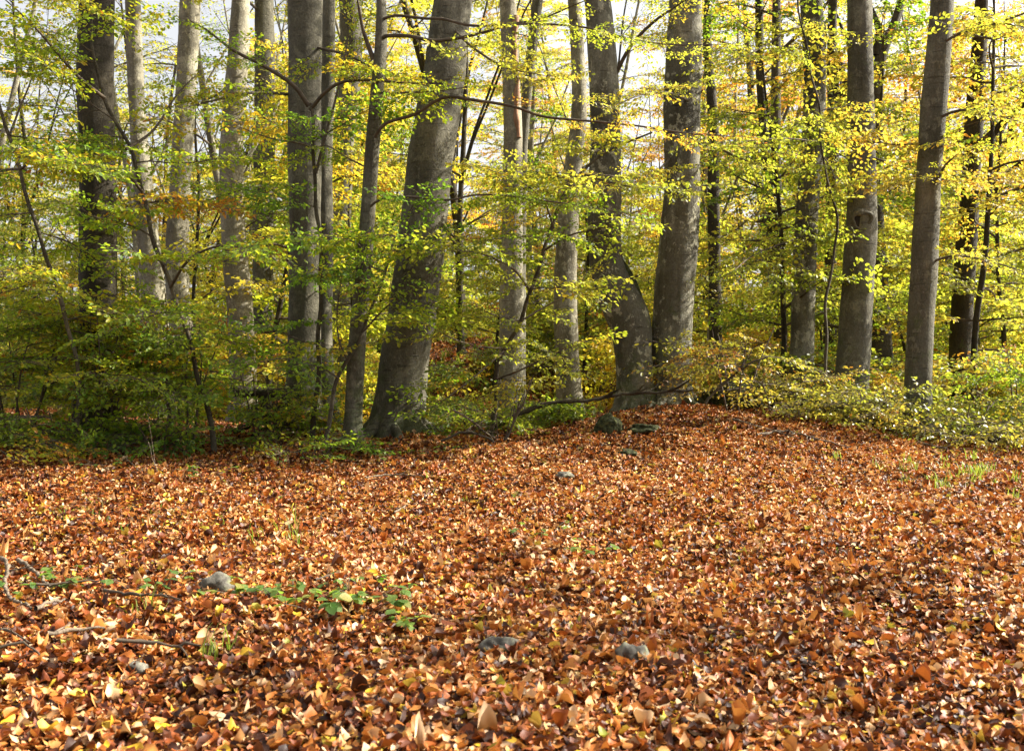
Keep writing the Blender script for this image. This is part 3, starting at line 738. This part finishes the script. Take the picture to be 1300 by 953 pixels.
bush('wide low bush with pale shiny leaves right of the twin beeches', 985, 548, 13.4, .75, 1.25, 8, LP, .55, seed=9, lo=.45, keep=.5, sec=.2, ns=3)
bush('low bush of pale shiny leaves under the first thick right-hand trunk', 1060, 560, 13.1, .75, 1.25, 8, LP, .5, seed=10, lo=.45, keep=.5, sec=.2, ns=3)
bush('spreading bush of pale shiny leaves between second and third right-hand trunks', 1135, 570, 12.6, .75, 1.2, 8, LP, .45, seed=11, lo=.45, keep=.5, sec=.2, ns=3)
bush('broad pale leaved bush in front of the third right-hand trunk', 1215, 580, 12.2, .7, 1.1, 8, LP, .42, seed=12, lo=.45, keep=.5, sec=.2, ns=3)
bush('pale leaved bush at the right edge of the leaf carpet', 1300, 585, 12.2, .65, 1.0, 8, LP, .35, seed=16, lo=.45, keep=.55, sec=.25, ns=3)
bush('tall yellow green bush at the right edge of the picture', 1300, 570, 13.6, 1.4, 1.0, 16, LY, .3, seed=13)
bush('yellow leaved bush behind the third right-hand trunk', 1240, 545, 17.5, 1.5, 1.2, 18, LY, .45, seed=14)
bush('yellow bush behind and right of the twin beeches', 960, 520, 17.5, 1.4, 1.2, 18, LY, .55, seed=15)

# ------------------------------------------------------------------ trees of the wood behind: built once per kind, then copied
def wood_tree(name, label, cat, seed, h, r0, z0, rad, nb, leafmat, mean, tpl, ssc, step, barkm, group, up=.12, fork=False):
    g = np.random.default_rng(seed)
    root = empty(name, (0, 0, 0), label, cat, group)
    P = [[0, 0, -.3, r0 * 1.15], [0, 0, 0, r0 * 1.1]]; p = np.zeros(3); d = np.array([0, 0, 1.])
    for k in range(9):
        d = d + np.array([*g.normal(0, .05, 2), 0]); d /= np.linalg.norm(d); p = p + d * h / 9
        P.append([*p, r0 * (1 - (k + 1) / 9.6) ** .75])
    Q = resample(np.array(P), .22); mb = MB()
    v, f = tube(Q[:, :3], Q[:, 3], 12, trunk_fn(seed, 0, .4)); mb.add(v, f)
    if fork:
        for q in range(2):
            i = int(len(Q) * g.uniform(.25, .5)); a = g.uniform(0, 6.28)
            W = wander(Q[i, :3], [math.cos(a) * .5, math.sin(a) * .5, 1], h * .4, 6, .06, 0)
            v, f = tube(resample(W, .25), np.linspace(Q[i, 3] * .6, .01, len(resample(W, .25))), 8); mb.add(v, f)
    mb.build('trunk', [barkm], root)
    global rng
    save = rng; rng = np.random.default_rng(seed + 5); fo = Foliage(tpl, mean, .18, .8)
    for k in range(nb):
        t = (k + rng.random()) / nb; z = z0 + (h * .97 - z0) * t; a = k * 2.4 + rng.uniform(-.6, .6)
        i = int(np.argmin(abs(Q[:, 2] - z))); L = rad * (1 - .6 * t) * rng.uniform(.55, 1.2)
        leafy(fo, wander(Q[i, :3], [math.cos(a), math.sin(a), up + .4 * t], L, 5, .12, -.04), .008 + .010 * L, .2, step, .5, ssc, secstep=step * 2.3)
    o = bpy.data.objects.new('crown', fo.mesh('crown', leafmat)); COL.objects.link(o); o.parent = root
    rng = save
    return root

def copy_tree(root, loc, rz, sc, label=None):
    r = root.copy(); COL.objects.link(r); r.location = loc; r.rotation_euler = (0, 0, rz); r.scale = (sc,) * 3
    if label: r['label'] = label
    for ch in root.children:
        c = ch.copy(); COL.objects.link(c); c.parent = r
    return r

KIND = []
# young understorey trees, 4-8 m, leaves from low down
YG = 'young leafy trees in the wood behind the front trunks'
for k, (lab, h, rad, nb, lm, mean, bk) in enumerate([
    ('slender young tree with yellow green leaves in the wood behind', 6.5, 1.7, 24, LY, .40, BARKD),
    ('slender young tree with bright yellow leaves in the wood behind', 7.5, 1.8, 26, LY, .60, BARKD),
    ('slender young tree with golden orange leaves in the wood behind', 5.5, 1.7, 22, LO, .45, BARKD),
    ('slender young tree with fresh green leaves in the wood behind', 6.0, 1.6, 22, LG, .62, BARKD)]):
    KIND.append(wood_tree('young_beech', lab, 'young tree', 400 + k, h, .05, .7, rad, nb, lm, mean, TPL, 1.15, .24, bk, YG))
TG = 'tall beeches deep in the wood'
for k, (lab, h, rad, nb, lm, mean, bk) in enumerate([
    ('tall grey trunked beech with yellow leaves deep in the wood', 17, 3.2, 30, LY, .62, BARK),
    ('tall pale trunked beech with yellow green leaves deep in the wood', 18, 3.2, 30, LY, .45, BARKP),
    ('tall dark trunked beech with golden leaves deep in the wood', 16, 3.0, 28, LO, .38, BARKD)]):
    KIND.append(wood_tree('tall_beech', lab, 'tree', 500 + k, h, .15, 3.2, rad, nb, lm, mean, TPLF, 1.05, .45, bk, TG, .25, True))
PG = 'bare slender stems deep in the wood'
for k, (lab, h, r0, lm, bk) in enumerate([
    ('thin bare dark stem with few leaves deep in the wood', 14, .07, LY, BARKD),
    ('thin bare pale stem with few leaves deep in the wood', 15, .085, LY, BARKP)]):
    KIND.append(wood_tree('slender_beech', lab, 'tree', 560 + k, h, r0, 1.8, 1.9, 15, lm, .5, [(a[::5], b, c) for a, b, c in TPLF], .9, .34, bk, PG, .5, True))
BG = 'low bushes on the floor of the wood'
for k, (lab, h, rad, nb, lm, mean) in enumerate([
    ('low yellow bush on the floor of the wood behind the trunks', 1.5, 1.2, 14, LY, .62),
    ('low yellow green bush on the floor of the wood behind the trunks', 1.4, 1.2, 14, LY, .36),
    ('low golden brown bush on the floor of the wood behind the trunks', 1.3, 1.1, 13, LO, .5)]):
    KIND.append(wood_tree('woodland_bush', lab, 'bush', 600 + k, h, .02, .15, rad, nb, lm, mean, TPL, 1.2, .24, BARKD, BG, .15))

def place(kind, px, Y, rz, sc, first):
    X = (px - CX) / F * Y; loc = (X, Y, tz(X, Y) - .03)
    if first:
        r = KIND[kind]; r.location = loc; r.rotation_euler = (0, 0, rz); r.scale = (sc,) * 3
    else: copy_tree(KIND[kind], loc, rz, sc)

g = np.random.default_rng(99); used = set()
def scatter(kinds, n, y0, y1, s0, s1, pxr=(-120, 1420), avoid=(), wt=None, sep=1.0):
    pts = []; tries = 0
    while len(pts) < n and tries < 4000:
        tries += 1
        Y = math.sqrt(g.uniform(y0 * y0, y1 * y1)); px = g.uniform(*pxr); X = (px - CX) / F * Y
        if any((X - a) ** 2 + (Y - b) ** 2 < sep * sep for a, b in pts): continue
        if any(a < px < b and c < Y < d and g.random() < pr for a, b, c, d, pr in avoid): continue
        if kinds == [4, 5, 6] and -1 < X < 17 and 24 < Y < 34 and g.random() < .85: continue
        if kinds[0] >= 9 and -4.5 < X < 1 and 20.5 < Y < 28: continue
        pts.append((X, Y)); k = kinds[g.integers(len(kinds))] if wt is None else kinds[g.choice(len(kinds), p=wt)]
        place(k, px, Y, g.uniform(0, 6.28), g.uniform(s0, s1), k not in used); used.add(k)

SKY = ((640, 900, 0, 100, .6), (500, 600, 0, 100, .3))
scatter([0, 1, 2, 3], 36, 16.5, 36, .8, 1.25, avoid=SKY, wt=[.42, .28, .10, .20], sep=1.6)
scatter([0, 1, 2, 3], 26, 20, 44, .6, .85, pxr=(540, 1400), wt=[.42, .32, .14, .12], sep=1.4)
scatter([4, 5, 6], 44, 24, 62, .8, 1.15, avoid=SKY, sep=2.4)
scatter([7, 8], 80, 19, 60, .8, 1.2, sep=1.2)
scatter([9, 10, 11], 76, 17, 42, .8, 1.4, sep=1.3, wt=[.35, .4, .25])
# the wood beyond the crest, which reads as one mass
save = rng; rng = np.random.default_rng(77)
fo = Foliage([spray_template(90 + q, L=1.5, ntw=8, leaf=.24) for q in range(3)], .52, .2, .8)
for q in range(330):
    Y = rng.uniform(62, 92); X = rng.uniform(-.58, .58) * Y; zb = tz(X, Y); H = rng.uniform(5, 11)
    if q % 3 == 0: fo.wood(wander([X, Y, zb - .3], [0, 0, 1], H, 5, .04, 0), .11, .02)
    for k in range(13):
        z = zb + H * rng.uniform(.05, 1) ; a = rng.uniform(0, 6.283); rr = 2.2 * rng.random() ** .5
        fo.spray([X + rr * math.cos(a), Y + rr * math.sin(a), z], [math.cos(a), math.sin(a), rng.normal(0, .15)], rng.uniform(.8, 1.3), .52 + rng.normal(0, .2))
o = bpy.data.objects.new('distant_wood', fo.mesh('distant_wood', LY, BARKD)); COL.objects.link(o)
tag(o, 'yellow mass of far off woodland closing the view beyond the crest', 'woodland', kind='stuff'); rng = save

# ------------------------------------------------------------------ small things on the ground
def gpt(x, y):
    """ground point seen at photo pixel (x, y)"""
    D = 2.5
    while D < 40:
        X = (x - CX) / F * D
        if EYE + (CY - y) / F * D <= tz(X, D): break
        D += .02
    return np.array([(x - CX) / F * D, D, tz((x - CX) / F * D, D)])

def stick(label, px, r, h=.03, mat=None, twigs=3, seed=0, zs=None, name='fallen_branch', cat='branch', group='dead branches lying on the leaves', D=None):
    g = np.random.default_rng(seed)
    P = []
    for k, (x, y) in enumerate(px):
        p = at(x, y, D) if D else gpt(x, y) + [0, 0, h + .028 + r * .6 + g.uniform(0, .02)]
        P.append(p)
    P = np.array(P); b = np.array([P[:, 0].mean(), P[:, 1].mean(), 0]); b[2] = tz(b[0], b[1])
    r = r if D else r * .95
    Q = resample(P - b, .03 if not D else .08); Q += g.normal(0, .0025 + r * .08, Q.shape); mb = MB()
    v, f = tube(Q, np.linspace(r, r * .45, len(Q)) * (1 + .16 * np.sin(np.arange(len(Q)) * 1.1 + seed) + g.normal(0, .10, len(Q))), 8); mb.add(v, f)
    for t in range(twigs):
        i = int(g.uniform(.2, .9) * (len(Q) - 1)); d = Q[min(i + 3, len(Q) - 1)] - Q[max(0, i - 3)]; d /= np.linalg.norm(d) + 1e-9
        d = rotz(d, g.choice([-1, 1]) * g.uniform(.5, 1.0)) + [0, 0, g.uniform(-.02, .35)]
        l = g.uniform(.08, .22) * (1 + 6 * r) * (2.2 if D else 1); W = [Q[i]]
        for q in range(4):
            d = d + g.normal(0, .16, 3); W.append(W[-1] + d * l / 4)
        v, f = tube(np.array(W), np.linspace(r * .5, r * .15, 5), 6); mb.add(v, f)
    o = mb.build(name, [mat or TWIGP], None, loc=b)
    return tag(o, label, cat, group)

stick('long bare limb lying across the foot of the twin beeches', [(600, 566), (632, 540), (662, 524), (700, 511), (745, 508), (790, 500), (840, 497), (880, 495)], .035, D=12.7, twigs=9, mat=BARKS, seed=1)
stick('forked dead branch rising from the ground right of the twin beeches', [(895, 512), (915, 490), (938, 472), (958, 458), (975, 454)], .022, D=13.2, twigs=5, mat=BARKS, seed=2)
stick('bare branch leaning out of the brush right of the sunlit roots', [(612, 590), (640, 560), (655, 530), (668, 505), (676, 480)], .018, D=11.9, twigs=7, mat=TWIG, seed=3)
stick('crooked bare branch low in front of the torn strip trunk', [(560, 560), (590, 548), (620, 556), (650, 572), (690, 575)], .016, D=11.8, twigs=9, mat=TWIG, seed=4)
stick('pale dead branch slanting beside the sunlit roots', [(575, 520), (600, 535), (622, 552), (648, 566), (665, 582)], .014, D=12.0, twigs=6, mat=TWIGP, seed=5)
stick('dead pale shoot leaning over the leaves below the crooked left sapling', [(206, 622), (200, 600), (193, 580), (188, 560)], .006, D=9.8, twigs=1, mat=TWIGP, seed=6)
stick('thin pale twig slanting at the far left of the shaded leaves', [(0, 580), (12, 588), (24, 596)], .008, seed=7, twigs=1)
stick('straight thin dead twig on the shaded leaves at left', [(140, 578), (160, 592), (178, 608)], .008, seed=8, twigs=1)
stick('pale horizontal twig in the middle of the leaf carpet, upper one', [(464, 617), (500, 612), (538, 614)], .010, seed=9, twigs=2)
stick('pale horizontal twig in the middle of the leaf carpet, lower one', [(500, 664), (522, 650), (545, 652)], .008, seed=10, twigs=1)
stick('stout bent stick at the left edge of the foreground', [(0, 727), (10, 738), (6, 765), (14, 782), (40, 795)], .013, seed=11, twigs=1, h=.05)
stick('pale reddish straight stick in the left foreground', [(22, 730), (42, 748), (64, 768)], .014, seed=12, twigs=0, h=.05)
stick('long thin dark stick running right from the left green plants', [(45, 768), (80, 766), (115, 762), (150, 759)], .007, seed=13, twigs=1, mat=TWIG, h=.05)
stick('knobbly dark stick in the left foreground below the thin dark one', [(132, 776), (165, 778), (200, 782), (230, 789)], .010, seed=14, twigs=2, mat=TWIG, h=.05)
stick('short pale thick stick near the left edge of the foreground', [(46, 800), (62, 793), (82, 786)], .012, seed=15, twigs=0, h=.05)
stick('bleached stick lying nearly level in the lower left foreground', [(58, 834), (95, 828), (134, 822)], .011, seed=16, twigs=1, h=.05)
stick('long grey stick at the bottom left beside the round stone', [(150, 846), (200, 846), (255, 849)], .011, seed=17, twigs=1, mat=TWIG, h=.05)
stick('thin dark curved twig in the bottom left corner', [(0, 824), (20, 832), (38, 842)], .006, seed=18, twigs=1, mat=TWIG, h=.04)
stick('thin dark twig lying along the bottom left corner', [(0, 851), (30, 850), (52, 860)], .007, seed=19, twigs=0, mat=TWIG, h=.05)
stick('tiny dark twig left of the centre foreground plants', [(400, 757), (418, 752), (434, 750)], .006, seed=20, twigs=1, mat=TWIG, h=.05)
stick('pale thin twig right of the mossy lumps on the mound slope', [(930, 540), (975, 553), (1015, 566)], .012, seed=21, twigs=3)
stick('long dead branch at the edge of the shade below the right bushes', [(960, 560), (1000, 556), (1040, 566), (1080, 578)], .016, seed=22, twigs=4)
stick('dead branch lying below the third right-hand trunk', [(1165, 570), (1210, 580), (1260, 586), (1298, 596)], .014, seed=23, twigs=4)
# a pile of dark brushwood between the trunks
b = gpt(338, 545); b[1] = 13.4; b[0] = (340 - CX) / F * 13.4; b[2] = tz(b[0], b[1])
root = empty('brush_pile', b, 'dark pile of dead brushwood and a short log between the left trunks', 'brush pile')
g_ = np.random.default_rng(31)
mb = MB(); v, f = tube(resample(np.array([[-.45, 0, .62], [0, .05, .60], [.42, -.05, .52]]), .06), .075, 12); mb.add(v, f); mb.build('log', [BARKD], root)
for q in range(16):
    a = g_.uniform(0, 3.14); l = g_.uniform(.4, .9); c = np.array([g_.uniform(-.3, .3), g_.uniform(-.2, .2), g_.uniform(.05, .5)])
    d = np.array([math.cos(a), math.sin(a) * .6, g_.uniform(-.5, .5)]) * l * .5
    mb = MB(); P = np.array([c - d, c + g_.normal(0, .05, 3), c + d]); P[:, 2] = np.maximum(P[:, 2], .02)
    v, f = tube(resample(P, .06), np.linspace(.025, .008, len(resample(P, .06))), 7); mb.add(v, f); mb.build('stick', [TWIG if q % 3 else BARKD], root)

def rock(label, x, y, wpx, hpx, seed, mat=None, name='stone', cat='stone', group=None, D=None, sink=.25, bump=.22):
    import bmesh
    from mathutils import noise as mn
    p = gpt(x, y + hpx * .5) if D is None else np.array([(x - CX) / F * D, D, tz((x - CX) / F * D, D)])
    D = p[1]; rx = wpx / F * D / 2; rz = hpx / F * D / 2 * 1.3
    bm = bmesh.new(); bmesh.ops.create_icosphere(bm, subdivisions=4, radius=1)
    for v in bm.verts:
        n = mn.noise(v.co * 1.3 + Vector((seed * 7.1, 0, 0))) * bump * 1.6 + mn.noise(v.co * 3.5 + Vector((seed, 3, 0))) * bump * .6 + mn.noise(v.co * 9 + Vector((seed, 0, 5))) * bump * .22
        v.co *= 1 + n
        v.co.x *= rx; v.co.y *= rx * .8; v.co.z = v.co.z * rz + rz * (1 - sink * 2)
    me = bpy.data.meshes.new(name); bm.to_mesh(me); bm.free()
    me.polygons.foreach_set('use_smooth', [True] * len(me.polygons)); me.materials.append(mat or STONE)
    o = bpy.data.objects.new(name, me); COL.objects.link(o); o.location = p
    return tag(o, label, cat, group)
SG = 'stones showing through the fallen leaves'
rock('grey mossy stone among the leaves beside the left foreground seedlings', 276, 748, 46, 26, 1, group=SG, sink=.05)
rock('pale rounded stone at the bottom left edge of the leaf carpet', 171, 855, 36, 20, 2, group=SG, sink=.05)
rock('pale grey wedge shaped stone in the centre right foreground', 805, 840, 40, 28, 3, group=SG, sink=.0, bump=.3)
rock('low flat mossy stone in the centre foreground', 632, 824, 46, 22, 4, group=SG, sink=.05)
rock('small flat grey stone half buried above the wedge shaped stone', 828, 766, 34, 12, 5, group=SG, sink=.0)
rock('small grey stone on the sunny upper slope of leaves', 716, 607, 26, 10, 6, group=SG, sink=.0)
MG = 'moss covered lumps on the leafy mound'
rock('dark green mossy stump on the left flank of the mound', 772, 542, 32, 24, 7, MOSS, 'mossy_stump', 'stump', MG, sink=.1, bump=.25)
rock('low mossy root lump just right of the dark green mossy stump', 815, 546, 40, 9, 8, MOSS, 'mossy_stump', 'stump', MG, sink=.0, bump=.35)
rock('small flat mossy lump farther down the mound, below the others', 796, 577, 28, 8, 9, MOSS, 'mossy_stump', 'stump', MG, sink=.0, bump=.3)
BR = 'dark mossy root lumps added for the shaded bank under the bushes'  # lumps added to stand for the dark root mass and shaded bank
rock('added dark mossy root boulder just right of the twin beeches', 930, 520, 70, 34, 11, MOSS, 'root_hummock', 'hummock', BR, D=14.0)
rock('added dark mossy root boulder below the first thick right-hand trunk', 1015, 535, 80, 34, 12, MOSS, 'root_hummock', 'hummock', BR, D=13.8)
rock('added dark mossy root boulder below the second thick right-hand trunk', 1100, 540, 80, 36, 13, MOSS, 'root_hummock', 'hummock', BR, D=13.5)
rock('added dark mossy root boulder below the right edge bushes', 1262, 560, 90, 36, 14, MOSS, 'root_hummock', 'hummock', BR, D=13.0)

# seedlings with broad soft leaves
def seedling(label, x, y, n, r, seed, mat=None, size=.07, hgt=.07):
    g = np.random.default_rng(seed); p = gpt(x, y)
    root = empty('seedling', p, label, 'seedling', 'green seedlings among the fallen leaves')
    st = MB(); lf = MB()
    for k in range(n):
        a = g.uniform(0, 6.283); q = r * g.random() ** .6; t = np.array([math.cos(a) * q, math.sin(a) * q, hgt * g.uniform(.7, 1.5) + .03])
        P = resample(np.array([[t[0] * .3, t[1] * .3, -.02], [t[0] * .7, t[1] * .7, t[2] * .7], t]), .03)
        v, f = tube(P, .002, 4); st.add(v, f)
        for w in range(g.integers(2, 5)):
            yaw = a + g.uniform(-2.2, 2.2); s = size * g.uniform(.6, 1.15); pit = g.normal(-.1, .22); rol = g.normal(0, .2)
            uu = np.array([0, .2, .2, .2, .5, .5, .5, .8, .8, .8, 1.]); vv = np.array([0, .28, 0, -.28, .40, 0, -.40, .24, 0, -.24, 0])
            co = np.stack([uu, vv, .12 * abs(vv) - .18 * uu ** 2 + g.normal(0, .012, 11)], -1) * s
            cr, sr, cp, sp, cw, sw = math.cos(rol), math.sin(rol), math.cos(pit), math.sin(pit), math.cos(yaw), math.sin(yaw)
            M = np.array([[cw, -sw, 0], [sw, cw, 0], [0, 0, 1]]) @ np.array([[cp, 0, -sp], [0, 1, 0], [sp, 0, cp]]) @ np.array([[1, 0, 0], [0, cr, -sr], [0, sr, cr]])
            T = np.array([[0, 2, 1], [0, 3, 2], [1, 2, 4], [2, 5, 4], [2, 3, 5], [3, 6, 5], [4, 5, 7], [5, 8, 7], [5, 6, 8], [6, 9, 8], [7, 8, 10], [8, 9, 10]])
            lf.add(t + co @ M.T, T, 0, np.full(12, g.random()))
    st.build('stalks', [TWIG], root); lf.build('leaves', [mat or SEEDL], root)
for k, a in enumerate([
    ('broad leaved green seedling cluster at the left edge behind the bent stick', 38, 762, 9, .16, .062),
    ('low green seedling right of the reddish stick, left foreground', 82, 752, 6, .13, .055),
    ('green seedling beside the knobbly dark stick', 195, 756, 6, .13, .055),
    ('green seedling with pale leaves touching the grey mossy stone', 318, 766, 7, .13, .070),
    ('small seedling halfway between the mossy stone and the centre plants', 372, 778, 5, .10, .060),
    ('largest bright green seedling cluster in the centre left foreground', 436, 786, 10, .18, .075),
    ('flat seedling behind the largest bright green cluster', 462, 762, 7, .16, .055),
    ('small seedling in front right of the largest bright green cluster', 512, 812, 3, .08, .062),
    ('small green seedling in shade at the far left of the leaf carpet', 18, 588, 5, .2, .07),
    ('dark green seedling patch in shade below the crooked left sapling', 150, 594, 8, .3, .07),
    ('green seedling at the edge of shade, right of the pale dead shoot', 250, 610, 6, .22, .06),
    ('green seedling below the low light green bush', 520, 586, 6, .22, .07),
    ('small green seedling left of the brush in the middle', 562, 578, 5, .2, .06),
    ('faint green seedling patch in the middle of the sunny leaves', 682, 690, 7, .2, .045),
    ('small green seedling on the sunny leaves right of the faint patch', 752, 712, 4, .12, .05)]):
    seedling(a[0], a[1], a[2], int(a[3] * 1.4) + 3, a[4] * 1.9, 60 + k, size=a[5] * .92, hgt=.06)

# grass: tufts that nobody would count
g = np.random.default_rng(5); mb = MB(); V = []; Fq = []; Rr = []; n = 0
spots = []
for (x, y, sx, sy, m, D) in [(600, 500, 1.0, 1.6, 80, 18), (560, 470, 1.0, 2.5, 70, 22), (790, 490, .8, 1.5, 50, 17.5), (700, 470, 1.5, 2.5, 70, 22)]:
    for k in range(m): spots.append(((x - CX) / F * D + g.normal(0, sx), D + g.normal(0, sy), 16, .22))
for (x, y, sx, sy, m, nb, h) in [(1235, 608, .35, .5, 24, 12, .13), (1205, 625, .3, .4, 10, 8, .10), (345, 700, .14, .14, 4, 6, .15), (178, 790, .04, .04, 2, 6, .14), (262, 848, .05, .03, 3, 6, .14), (365, 690, .03, .03, 1, 6, .2), (560, 635, .3, .2, 7, 8, .08), (450, 640, .3, .3, 6, 6, .06), (140, 660, .6, .5, 26, 8, .08), (905, 720, .1, .1, 2, 4, .06), (1060, 700, .2, .2, 4, 6, .05), (930, 655, .3, .3, 5, 6, .06)]:
    p = gpt(x, y)
    for k in range(m): spots.append((p[0] + g.normal(0, sx), p[1] + g.normal(0, sy), nb, h))
for (X, Y, nb, h) in spots:
    for k in range(nb):
        a = g.uniform(0, 6.283); l = h * g.uniform(.6, 1.4); wd = .0035 * (1 + Y / 14); b0 = np.array([X + g.normal(0, .03), Y + g.normal(0, .03), 0]); b0[2] = tz(b0[0], b0[1]) + .01
        o_ = np.array([math.cos(a), math.sin(a), 0]); sdv = np.array([-math.sin(a), math.cos(a), 0]) * wd; ln = g.uniform(.2, .8)
        ps = [b0, b0 + o_ * l * ln * .25 + [0, 0, l * .55], b0 + o_ * l * ln * .6 + [0, 0, l * .85], b0 + o_ * l * ln + [0, 0, l * .92]]
        for q, pp in enumerate(ps): V += [pp - sdv * (1 - q * .3), pp + sdv * (1 - q * .3)]
        r_ = g.random()
        for q in range(3): Fq.append([n + 2 * q, n + 2 * q + 1, n + 2 * q + 3, n + 2 * q + 2]); Rr.append(r_)
        n += 8
mb.add(np.array(V), np.array(Fq), 0, np.array(Rr))
tag(mb.build('grass', [GRASS]), 'sparse tufts of grass growing through the fallen leaves', 'grass', kind='stuff')

# ------------------------------------------------------------------ light, sky, camera
sun_az, sun_el = R(77), R(37)
sd = Vector((math.sin(sun_az) * math.cos(sun_el), math.cos(sun_az) * math.cos(sun_el), math.sin(sun_el)))
sl = bpy.data.lights.new('sun', 'SUN'); sl.energy = 5.0; sl.angle = R(.5); sl.color = (1, .93, .80)
so = bpy.data.objects.new('sun', sl); COL.objects.link(so); so.rotation_euler = (-sd).to_track_quat('-Z', 'Y').to_euler(); so.location = (20, 10, 30)
w = bpy.data.worlds.new('World'); scene.world = w; w.use_nodes = True
nt = w.node_tree; bg = nt.nodes['Background']; sk = nt.nodes.new('ShaderNodeTexSky')
sk.sky_type = 'NISHITA'; sk.sun_disc = False; sk.sun_elevation = sun_el; sk.sun_rotation = sun_az
sk.dust_density = 4.0; sk.air_density = 1.0; sk.ozone_density = 1.0
hs = nt.nodes.new('ShaderNodeHueSaturation'); hs.inputs['Saturation'].default_value = .16     # milky autumn haze in the sky
nt.links.new(sk.outputs[0], hs.inputs['Color']); nt.links.new(hs.outputs[0], bg.inputs[0]); bg.inputs[1].default_value = .095
cam = bpy.data.cameras.new('camera'); cam.lens = 36; cam.sensor_width = 36; cam.clip_end = 2000
cam.dof.use_dof = True; cam.dof.focus_distance = 12.5; cam.dof.aperture_fstop = 6.3
co = bpy.data.objects.new('camera', cam); COL.objects.link(co); co.location = (0, 0, EYE); co.rotation_euler = (R(90), 0, 0)
scene.camera = co
vs = scene.view_settings; scene.display_settings.display_device = 'sRGB'
vs.view_transform = 'Standard'; vs.look = 'None'; vs.exposure = 1.62; vs.gamma = 1; vs.use_curve_mapping = False
cy = scene.cycles; cy.use_denoising = True; cy.max_bounces = 7; cy.diffuse_bounces = 3; cy.transmission_bounces = 5; cy.glossy_bounces = 2
cy.use_adaptive_sampling = True; cy.adaptive_threshold = .02; cy.caustics_reflective = False; cy.caustics_refractive = False
cy.sample_clamp_indirect = 6
